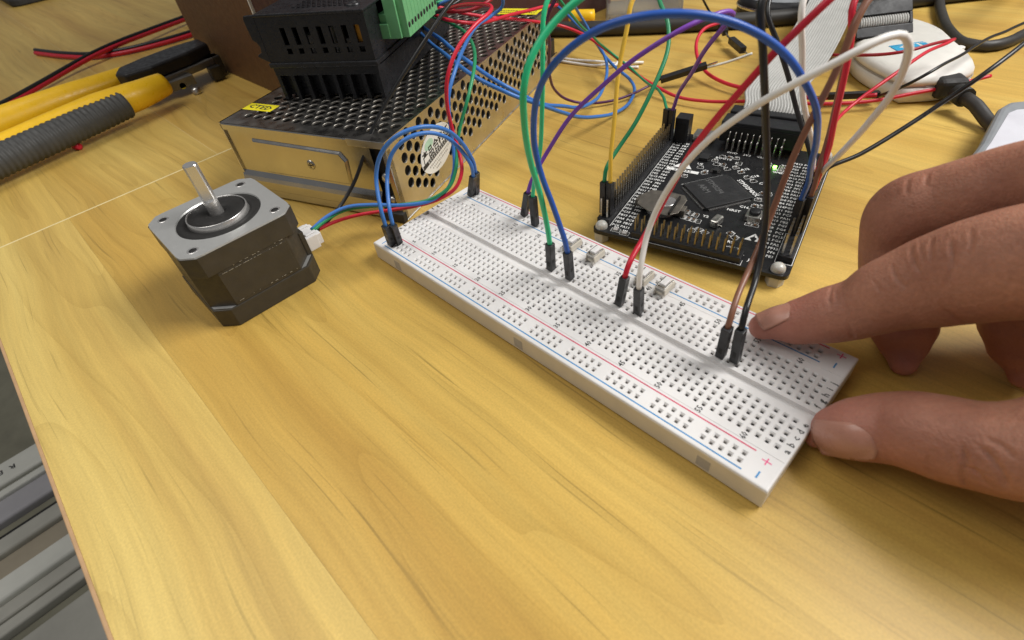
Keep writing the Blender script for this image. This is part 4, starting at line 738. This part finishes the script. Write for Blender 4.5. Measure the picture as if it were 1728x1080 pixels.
# ================================================================ debugger and its plug
db = thing('debug_probe', 'off white mouse shaped debugger with blue logo under the ribbon plug', 'debugger')
foot = [(112, 231), (95, 242), (80, 256), (70, 276), (65, 300), (70, 322), (79, 326), (92, 321), (103, 312), (115, 294), (127, 276), (133, 260), (126, 243)]
ctr = V((99, 282))
def hull(sc_, z): return [((p[0] - ctr.x) * sc_ + ctr.x, (p[1] - ctr.y) * sc_ + ctr.y, z) for p in spline2(foot)]
def spline2(pts): P = spline([(x, y, 0) for x, y in pts + pts[:1]], 4)[:-1]; return [(p.x, p.y) for p in P]
lv = [(.965, .2), (1.0, 1.2), (1.0, 7.8)]; lv2 = [(.985, 8.2), (.985, 8.8), (1.0, 9.2), (.985, 11.2), (.94, 12.8), (.84, 14.0), (.55, 14.7), (.2, 14.9)]
for nm, LV in (('lower_shell', lv), ('upper_shell', lv2)):
    R_ = [hull(a, z) for a, z in LV]; n = len(R_[0]); mb = MB(); mb.add([p for r_ in R_ for p in r_], [(k * n + i, k * n + (i + 1) % n, (k + 1) * n + (i + 1) % n, (k + 1) * n + i) for k in range(len(R_) - 1) for i in range(n)], 0, True); mb.f.append(list(range((len(R_) - 1) * n, len(R_) * n))); mb.m.append(0); mb.sm.append(True); mb.f.append(list(range(n - 1, -1, -1))); mb.m.append(0); mb.sm.append(False); mb.build(nm, 'cream', db)
MB().tube([(x, y, 8.4) for x, y in spline2(foot)[::3]], .25, 5).build('parting_line', 'slot', db)
# logo: the blue S and T blocks, lying on the domed top
lx, ly = V((.66, .75, 0)).normalized(), V((-.75, .66, 0)).normalized(); TLg = frame((101, 268.5, 14.95), lx, ly)
mb = MB(); mb.box(-9, 9, 4.4, 5.2, -.4, .1, 0, TLg)
mb.prism([(-9, 3.6), (-2.2, 3.6), (-4.6, 2.4), (-6.4, 1.6), (-4.2, .2), (-2.6, -2.6), (-8.4, -5), (-9, -4)], -.4, .1, 0, TLg); mb.prism([(-1.2, 3.6), (4.6, 3.6), (4.6, -1), (1.4, -.8), (-1.6, 1.2)], -.4, .1, 0, TLg); mb.prism([(6, 3.6), (9.4, 3.6), (9.4, -2), (6.8, -1.6)], -.4, .1, 0, TLg)
mb.build('logo', 'logo', db)
TW = frame((119, 280, 13.4), lx, ly); MB().prism(rr(-4, 4, -2, 2, 1.9), -.6, .7, 0, TW).build('indicator_window', 'white', db, .3)
up_ = thing('usb_cable', 'thick black cable with moulded plug pushed into the debugger', 'cable')
TU = frame((125, 248, 8), V((.62, -.78, 0)), V((.78, .62, 0)))
MB().box(-6, 9, -6.8, 6.8, -5.5, 4.2, 0, TU).build('plug', 'black_soft', up_, 2.5, 3)
MB().tube([(133, 237.5, 8), (137.5, 233, 8)], 4.4, 12).build('strain_relief', 'black_soft', up_)
MB().tube([(137, 233, 8), (143, 229, 7), (150, 223, 4), (160, 212, 3.2), (180, 196, 3.2), (230, 190, 3.2), (300, 200, 3.2)], 3.0, 10).build('cord', 'w_cable', up_)

# ---- things in the background
def solo(name, mb, mt, label, cat, bevel=0, group=None): return tag(mb.build(name, mt, None, bevel), label, cat, group)
solo('power_cable', MB().tube([(-230, 205, 5), (-170, 222, 5), (-124, 236, 5), (-60, 272, 5), (-20, 300, 5), (27, 338, 5), (70, 392, 5), (150, 470, 5)], 5.0, 12), 'w_cable', 'thick black cable lying across the desk behind the wires', 'cable')
solo('looped_cable', MB().tube([(66, 480, 3), (71, 445, 3), (81, 401, 3), (91, 370, 3), (103, 341, 3), (116, 323, 3), (127, 323, 3), (134, 334, 3), (138, 350, 3), (149, 382, 3), (200, 430, 3)], 3.0, 10), 'w_cable', 'dark grey cable looping over the desk at the upper right', 'cable')
cb = thing('clear_case', 'clear plastic case standing behind the thick black cable', 'plastic case', (-112, 283, 0), 37)
for nm, a in (('front_wall', (0, 58, 0, 1.4, 0, 26)), ('rear_wall', (0, 58, 38.6, 40, 0, 26)), ('left_wall', (0, 1.4, 1.5, 38.5, 0, 26)), ('right_wall', (56.6, 58, 1.5, 38.5, 0, 26)), ('bottom', (1.5, 56.5, 1.5, 38.5, .2, 3.4))):
    MB().box(*a).build(nm, 'clear', cb, .5)
solo('yellow_handle', MB().tube([(-175, 246, 5), (-150, 256, 5), (-124, 270, 5), (-118, 276, 5)], [3.5, 4.5, 5, 4.0], 10), 'yellow_grip', 'yellow tool handle lying beside the clear plastic case', 'tool handle')
gl = thing('computer_mouse', 'black rounded mouse with silver rim at the top edge', 'computer mouse', (0, 346, 0), 20)
MB().lathe([(31, .2), (33, 3), (33, 8), (30, 13)], 40, 0, Matrix.Scale(.72, 4, (0, 1, 0))).build('body', 'black', gl)
MB().lathe([(33.4, 6.4), (34, 7.4), (33.4, 8.4)], 40, 0, Matrix.Scale(.72, 4, (0, 1, 0)), False).build('rim', 'silver', gl)
MB().lathe([(30, 13), (24, 16), (12, 18), (.01, 18.4)], 40, 0, Matrix.Scale(.72, 4, (0, 1, 0)), False).build('top_shell', 'grey_case', gl)
tt = thing('twist_tie', 'folded white twist tie lying on the desk beside the power supply', 'twist tie')
MB().tube([(-96, 199, 1), (-76, 202, 1), (-58, 206, 1.6), (-46, 210, 1), (-38, 213, 2), (-33, 219, 1)], .9, 7).build('strand', 'w_white', tt)
MB().tube([(-94, 195, 1), (-74, 197, 1), (-58, 200, 1), (-49, 202, 2.4), (-45, 206, 1.6), (-46, 209.5, 2.6), (-40, 207, 1), (-31, 211, 1)], .9, 7).build('strand', 'w_white', tt)
gb = thing('grey_device', 'grey rimmed device with pale face at the right edge', 'device', (155, 214, 0), 0)
ol = [(0, -70), (70, -70), (70, 22), (6, 12), (-1, 9), (-4, 3), (-4, -4)]
q = [(154.2, 150), (154.6, 177), (152.2, 214), (154, 222), (160, 228), (190, 245), (240, 262), (240, 150)]
MB().prism([(x - 155, y - 214) for x, y in q], .3, 14).build('case', 'grey_case', gb, 2.4, 3)
q2 = [(157.4, 152), (157.6, 178), (156.6, 209), (158.4, 214), (163, 218), (190, 232), (236, 248), (236, 154)]
MB().prism([(x - 155, y - 214) for x, y in q2], 13.8, 14.2).build('face', 'screen', gb, .1)
bx = thing('brown_box', 'dark brown upright box behind the cable cutter', 'box', (-361, 54.5, 0))
MB().box(0, 148, 0, 260, 0, 215).build('body', 'brown', bx, .6)
MB().box(148.1, 149.4, -.5, 3, 0, 215).build('edge_strip', 'paper', bx)
MB().box(149.5, 230, 1, 260, 0, 215).build('end_panel', 'maroon', bx, .5)
solo('pouch', MB().prism(rr(-1120, -905, 0, 120, 14), .3, 9), 'black_soft', 'flat black pouch far off at the upper left corner', 'pouch', 2)
solo('insulation_scrap', MB().lathe([(1.0, 0), (2.1, .2), (2.1, 4.6), (1.0, 4.8)], 10, 0, frame((-263.5, -67, 2.1), V((0, 0, 1)), V((-.5, .87, 0)))), 'w_red', 'tiny scrap of red wire insulation lying on bare desk', 'wire scrap')

# ---- cable cutter with yellow handles
pl = thing('crimping_tool', 'crimping pliers with yellow handles, one grey grip and black jaws', 'pliers')
def bar(name, pts, rr_, mt, flat=1.0, n=14): return MB().tube(pts, rr_, n, step=3, flat=flat).build(name, mt, pl)
PLIER()
# ---- two-colour power wires
for lab, A in (('longer red and black twin wire crossing over the pliers handle', [(-385, -150, 3), (-398, -114, 3), (-407, -88, 3), (-435, -60, 3), (-464, -22, 4), (-468, -2, 7), (-474, 17, 8), (-496, 55, 6), (-520, 107, 4), (-545, 160, 3), (-600, 240, 3)]),
               ('shorter red and black twin wire ending left on the bare desk', [(-574, -34, 2.2), (-516, -19, 2.6), (-480, -3, 2.2), (-466, 17, 2.2), (-457, 47, 2.2), (-449, 91, 2.2), (-470, 150, 3), (-540, 220, 3)])):
    t = thing('twin_wire', lab, 'wire', (0, 0, 0), 0, 'red and black twin wires')
    P = relax(A, 1); nrm = V((-.72, .69, 0)); nrm = V((-.62, .42, .55)).normalized()
    MB().tube(P, 1.9, 9).build('red_core', 'w_red', t); MB().tube([p + nrm * 3.4 for p in P], 1.9, 9).build('black_core', 'w_black', t)

# ================================================================ jumper wires
def housing(parent, top, base, L=14.0, wd=2.5, mt='black'):
    a = (V(top) - V(base)).normalized(); x = V((1, 0, 0)); x = (x - a * x.dot(a)).normalized(); y = a.cross(x); T = Matrix((x, y, a)).transposed().to_4x4(); T.translation = V(top) - a * L
    h = wd / 2; o = MB().box(-h, h, -h, h, 0, L, 0, T).build('housing', mt, parent, .15)
    MB().box(-.55, .55, -h - .03, -h + .2, 2.6, 5.2, 0, T).box(h - .2, h + .03, -.5, .5, 4.6, 6.4, 0, T).build('latch_window', 'dark', o)
    MB().box(-.32, .32, -.32, .32, -6, .5, 0, T).build('pin', 'tin', o)
def hash_(s_): return sum(ord(c_) * (i_ % 7 + 1) for i_, c_ in enumerate(s_)) % 97
def jumper(name, label, mt, key, r=.82, ends=(), cat='jumper wire', group='jumper wires'):
    t = thing(name, label, cat, (0, 0, 0), 0, group); P = [V(p) for p in W[key]]
    Q = relax(P, 1)
    for i, base in ends:
        tp, nx = (P[0], 1) if i == 0 else (P[-1], -2); b = V(base); d = (tp - b).normalized(); tp2 = b + d * (14.3 if base[2] > 8 else 14); 
        if i == 0: Q[0] = tp2 - d * .5; Q[1] = Q[1].lerp(tp2 + d * 5, .5)
        else: Q[-1] = tp2 - d * .5; Q[-2] = Q[-2].lerp(tp2 + d * 5, .5)
        housing(t, tp2, b)
    MB().tube(Q, r * .93, wob=1 + len(_txt) + hash_(label)).build('wire', mt, t); return t
dn = lambda key, i: tuple(V(W[key][i]) - V((0, 0, 14.0)))
bbp = lambda c, y: (c * Pt, y, ZT + .2)
jumper('jumper_wire', 'thick bright green jumper arching up from the breadboard middle', 'w_green', 'g1', .95, [(0, bbp(26, 17.78))])
jumper('jumper_wire', 'long blue jumper arching from the breadboard over to the board', 'w_blue', 'b1', .95, [(0, bbp(29.4, 18)), (1, dn('b1', -1))])
jumper('jumper_wire', 'green jumper rising straight from the breadboard far rail', 'w_green', 'g2', .8, [(0, bbp(16.7, 34.79))])
jumper('jumper_wire', 'purple jumper from the breadboard far rail to the board corner', 'w_purple', 'p1', .85, [(0, bbp(13.3, 37.33)), (1, dn('p1', -1))])
t = jumper('jumper_wire', 'dark purple jumper lying on the desk ending in a black plug', 'w_plum', 'p2', .8)
housing(t, (-2, 191, 5), (20, 210, 12), 26, 3.2); MB().tube([(16, 207, 9.5), (26, 215, 12), (36, 222, 16)], .8, 6).build('sleeve', 'clear_pin', t)
jumper('jumper_wire', 'long red wire running across the desk behind the circuit board', 'w_red', 'r1', .95)
jumper('jumper_wire', 'red wire curling in a loop on the desk behind the board', 'w_red', 'r2', 1.1)
jumper('jumper_wire', 'yellow jumper rising straight up from the board left header', 'w_yellow', 'y1', .85, [(0, dn('y1', 0))])
jumper('jumper_wire', 'green jumper curving up beside the yellow jumper', 'w_dgreen', 'g3', .85, [(0, dn('g3', 0))])
jumper('jumper_wire', 'thin green jumper reaching down to the board far corner', 'w_dgreen', 'g4', .75, [(1, dn('g4', -1))])
jumper('jumper_wire', 'thick red jumper sweeping up rightward from the breadboard', 'w_red', 'r3', .98, [(0, bbp(37.8, 17.78))])
jumper('jumper_wire', 'white jumper in a high arch from the breadboard to the board', 'w_white', 'w1', .92, [(0, bbp(40.6, 18.4)), (1, dn('w1', -1))])
jumper('jumper_wire', 'white jumper dropping straight down into the board right header', 'w_white', 'w2', .92, [(1, dn('w2', -1))])
jumper('jumper_wire', 'black jumper hanging straight down in front to the breadboard', 'w_black', 'k1', .95, [(0 if False else 1, bbp(53.6, 18.6))])
jumper('jumper_wire', 'brown jumper slanting down to the breadboard beside the black one', 'w_brown', 'br1', .95, [(1, bbp(52, 17.9))])
jumper('jumper_wire', 'black jumper passing in front of the ribbon into the board', 'w_black', 'k2', .9, [(1, dn('k2', -1))])
jumper('jumper_wire', 'red jumper dropping steeply into the board right header', 'w_red', 'r4', .95, [(1, dn('r4', -1))])
jumper('jumper_wire', 'brown jumper dropping into the board beside the red one', 'w_brown', 'br2', .85, [(1, dn('br2', -1))])
jumper('jumper_wire', 'dark red wire reaching across the ribbon over the debugger', 'w_dred', 'r5', .8)
jumper('jumper_wire', 'red jumper descending from above the debugger to the board', 'w_red', 'r6', .85, [(1, dn('r6', -1))])
jumper('jumper_wire', 'thin black jumper running from the board past the hand', 'w_black', 'k3', .85, [(0, dn('k3', 0))])
t = jumper('jumper_wire', 'thin black wire crossing over the debugger from a black plug', 'w_black', 'k4', .8); housing(t, (103, 227, 5), (80, 209, 5.5), 24, 3.0)
t = jumper('jumper_wire', 'short black jumper whose pin meets a black socket', 'w_black', 'k5', .8); housing(t, (-17, 286, 7), (-4, 272, 5), 13, 3.6); MB().tube([(-9, 277, 6), (2, 266, 5)], .6, 6).build('pin', 'tin', t); housing(t, (1, 267, 5.4), (22, 249, 5), 20, 3.8)
jumper('jumper_wire', 'outer of the two blue loops bridging the breadboard end', 'w_sky', 'bl1', .85, [(0, bbp(1.7, -9.39)), (1, bbp(1.6, 37.33))])
jumper('jumper_wire', 'inner of the two blue loops bridging the breadboard end', 'w_sky', 'bl2', .85, [(0, bbp(2.3, -6.85)), (1, bbp(1.35, 34.79))])
jumper('control_wire', 'upper blue wire from the green terminal looping on the desk', 'w_sky', 'db1', 1.0, cat='wire', group='wires of the driver')
jumper('control_wire', 'lower blue wire from the green terminal making the wider loop', 'w_sky', 'db2', 1.0, cat='wire', group='wires of the driver')
jumper('control_wire', 'short black wire leaving the green terminal toward the top', 'w_black', 'k6', .9, cat='wire', group='wires of the driver')
jumper('control_wire', 'red wire sagging from the green terminal over the perforated lid', 'w_red', 'r7', 1.0, cat='wire', group='wires of the driver')
jumper('control_wire', 'short red wire bending up from the green terminal', 'w_dred', 'r8', .95, cat='wire', group='wires of the driver')
jumper('control_wire', 'short blue wire rising from the green terminal', 'w_sky', 'b3', .9, cat='wire', group='wires of the driver')
jumper('control_wire', 'short green wire at the far end of the green terminal', 'w_dgreen', 'gt', .8, cat='wire', group='wires of the driver')
# ================================================================ the hand
def skin():
    m, nt, p = nodes('skin'); L = nt.links; tc = N(nt, 'ShaderNodeTexCoord')
    a = N(nt, 'ShaderNodeTexNoise', i_Scale=55.0, i_Detail=6.0, i_Roughness=.62); L.new(tc.outputs['Object'], a.inputs['Vector'])
    r = N(nt, 'ShaderNodeValToRGB'); L.new(a.outputs[0], r.inputs[0]); e = r.color_ramp.elements
    e[0].position = .3; e[0].color = (.30, .125, .078, 1); e[1].position = .72; e[1].color = (.46, .217, .140, 1)
    b = N(nt, 'ShaderNodeTexNoise', i_Scale=900.0, i_Detail=3.0); L.new(tc.outputs['Object'], b.inputs['Vector'])
    rb = N(nt, 'ShaderNodeMapRange'); L.new(b.outputs[0], rb.inputs[0]); rb.inputs['From Min'].default_value = .3; rb.inputs['From Max'].default_value = .7; rb.inputs['To Min'].default_value = .9; rb.inputs['To Max'].default_value = 1.08
    mx = N(nt, 'ShaderNodeMix', data_type='RGBA', blend_type='MULTIPLY'); mx.inputs[0].default_value = 1; L.new(r.outputs[0], mx.inputs[6]); L.new(rb.outputs[0], mx.inputs[7]); 
    at = N(nt, 'ShaderNodeAttribute', attribute_name='flush'); fx = N(nt, 'ShaderNodeMix', data_type='RGBA'); L.new(at.outputs['Fac'], fx.inputs[0]); L.new(mx.outputs[2], fx.inputs[6]); fx.inputs[7].default_value = (.47, .185, .145, 1); L.new(fx.outputs[2], p.inputs['Base Color'])
    p.inputs['Roughness'].default_value = .58; p.inputs['Specular IOR Level'].default_value = .35; p.inputs['Subsurface Weight'].default_value = .25; p.inputs['Subsurface Radius'].default_value = (1, .35, .2); p.inputs['Subsurface Scale'].default_value = .003
    v = N(nt, 'ShaderNodeTexVoronoi', i_Scale=1500.0); L.new(tc.outputs['Object'], v.inputs['Vector'])
    ad = N(nt, 'ShaderNodeMath', operation='ADD'); L.new(v.outputs[0], ad.inputs[0]); L.new(b.outputs[0], ad.inputs[1])
    bp = N(nt, 'ShaderNodeBump'); bp.inputs['Strength'].default_value = .35; bp.inputs['Distance'].default_value = .00025; L.new(ad.outputs[0], bp.inputs['Height']); L.new(bp.outputs[0], p.inputs['Normal'])
    return m
M['skin'] = skin()
def finger(L, squash=1.0):
    mb = MB(); P = [V(q[:3]) for q in L]; R = [q[3] for q in L]
    ctr = spline(P, 1.5); n = len(ctr); seg = []; acc = [0]
    for i in range(1, len(P)): acc.append(acc[-1] + (P[i] - P[i - 1]).length)
    tot = acc[-1]; d = 0; rads = []
    for i, p in enumerate(ctr):
        if i: d += (p - ctr[i - 1]).length
        x = min(d, tot - 1e-4); j = max(k for k in range(len(acc) - 1) if acc[k] <= x + 1e-9); f = (x - acc[j]) / (acc[j + 1] - acc[j]); f = f * f * (3 - 2 * f) * .5 + f * .5
        rads.append(R[j] + (R[j + 1] - R[j]) * f)
    mb.tube(ctr, rads, 24, step=1.5)
    T = Matrix.Translation(ctr[0]); r0 = rads[0]
    mb.lathe([(r0 * math.cos(math.radians(a)) + .001, r0 * math.sin(math.radians(a))) for a in range(-90, 91, 15)], 20, 0, T)
    return mb
hm = MB()
for q in (H_index, H_thumb, H_middle, H_ring, H_little): b_ = finger(q); hm.add(b_.v, b_.f)
def ball(c, r, sx=(1, 1, 1)):
    T = Matrix.Translation(V(c)) @ Matrix.Diagonal((*sx, 1)); hm.lathe([(r * math.cos(math.radians(a)) + .001, r * math.sin(math.radians(a))) for a in range(-90, 91, 12)], 28, 0, T)
for q in PALM: b_ = finger(q); hm.add(b_.v, b_.f)
me = hm.mesh('hand', 'skin'); tmp = bpy.data.objects.new('tmp', me); C.objects.link(tmp)
rm = tmp.modifiers.new('r', 'REMESH'); rm.mode = 'VOXEL'; rm.voxel_size = .5 * S; rm.adaptivity = 0
sm = tmp.modifiers.new('s', 'SMOOTH'); sm.factor = .5; sm.iterations = 16
dg = bpy.context.evaluated_depsgraph_get(); hand_me = bpy.data.meshes.new_from_object(tmp.evaluated_get(dg)); bpy.data.objects.remove(tmp)
hand_me.name = 'person'
import numpy as np
nv = len(hand_me.vertices); co = np.empty(nv * 3, 'f'); hand_me.vertices.foreach_get('co', co); co = co.reshape(-1, 3) / S
nr = np.empty(nv * 3, 'f'); hand_me.vertices.foreach_get('normal', nr); nr = nr.reshape(-1, 3)
disp = np.zeros(nv)
def crease(pts, depth=.55, width=.75, lip=.07):
    P = np.array([tuple(p) for p in spline(pts, .5)]); lo_, hi_ = P.min(0) - 5, P.max(0) + 5
    k = np.where(((co > lo_) & (co < hi_)).all(1))[0]
    if not len(k): return
    dd = np.sqrt(((co[k][:, None, :] - P[None]) ** 2).sum(2)); j = dd.argmin(1); d = dd.min(1); tt_ = j / max(1, len(P) - 1); fade = np.clip(np.minimum(tt_, 1 - tt_) * 6, .15, 1)
    disp[k] += fade * (-depth * np.exp(-(d / width) ** 2) + lip * np.exp(-((d - 1.7 * width) / width) ** 2))
for c_ in CREASES: crease(*c_)
co2 = co + nr * disp[:, None]
hand_me.vertices.foreach_set('co', (co2 * S).astype('f').ravel()); hand_me.polygons.foreach_set('use_smooth', [True] * len(hand_me.polygons)); hand_me.materials.clear(); hand_me.materials.append(M['skin']); hand_me.update()
fl_ = hand_me.attributes.new('flush', 'FLOAT', 'POINT'); fv = np.zeros(nv)      # blood shows pinker towards the fingertips
for tip, rad in ((H_index[0], 17), (H_thumb[0], 20), (H_middle[0], 22), (H_ring[0], 22)): fv = np.maximum(fv, .75 * np.exp(-(((co2 - np.array(tip[:3])) ** 2).sum(1)) / rad ** 2))
fl_.data.foreach_set('value', fv.astype('f'))
person = bpy.data.objects.new('person', hand_me); C.objects.link(person)
tag(person, 'hand of a person gripping the breadboard end between thumb and forefinger', 'person')
from mathutils.bvhtree import BVHTree
bvh = BVHTree.FromObject(person, bpy.context.evaluated_depsgraph_get())
def nail(c, along, out, L, Wd, name='fingernail'):
    """a thin curved plate laid on the finger: every point is dropped along -out on to the skin"""
    a = V(along).normalized(); n_ = V(out); n_ = (n_ - a * n_.dot(a)).normalized(); x = n_.cross(a); mb = MB(); nu, nw = 16, 14; vs = []
    for i in range(nu + 1):
        t = i / nu * 2 - 1
        for j in range(nw + 1):
            s_ = j / nw * 2 - 1; wd = Wd / 2 * (1 - .12 * max(0, -t) ** 3 - .06 * max(0, t) ** 2); end = (1 - .13 * s_ * s_) if t > 0 else (1 - .22 * s_ * s_)
            p = V(c) + a * (t * L / 2 * end) + x * (s_ * wd)
            h = bvh.ray_cast((p + n_ * 12) * S, -n_, 30 * S)[0]
            k0 = bvh.ray_cast((V(c) + n_ * 12) * S, -n_, 30 * S)[0] / S; dd = max(-2.6, min(1.5, ((h / S - k0).dot(n_) if h else -9))); h = (p + n_ * ((k0 - p).dot(n_) + dd)) * S
            vs.append((h / S if h else p) + n_ * (.14 + .22 * max(0, t) ** 3 - .40 * abs(s_) ** 4 - .50 * max(0, -t) ** 4))
    K = nw + 1
    for _ in range(3):                      # even the plate out
        w2 = list(vs)
        for i in range(1, nu):
            for j in range(1, nw): w2[i * K + j] = vs[i * K + j] * .4 + (vs[i * K + j - 1] + vs[i * K + j + 1] + vs[i * K + j - K] + vs[i * K + j + K]) * .15
        vs = w2
    f = [(i * K + j, (i + 1) * K + j, (i + 1) * K + j + 1, i * K + j + 1) for i in range(nu) for j in range(nw)]
    mb.add(vs, f, 0, True); o = mb.build(name, 'skin_nail', person); s = o.modifiers.new('s', 'SOLIDIFY'); s.thickness = .5 * S; s.offset = 0; return o
NAILS()
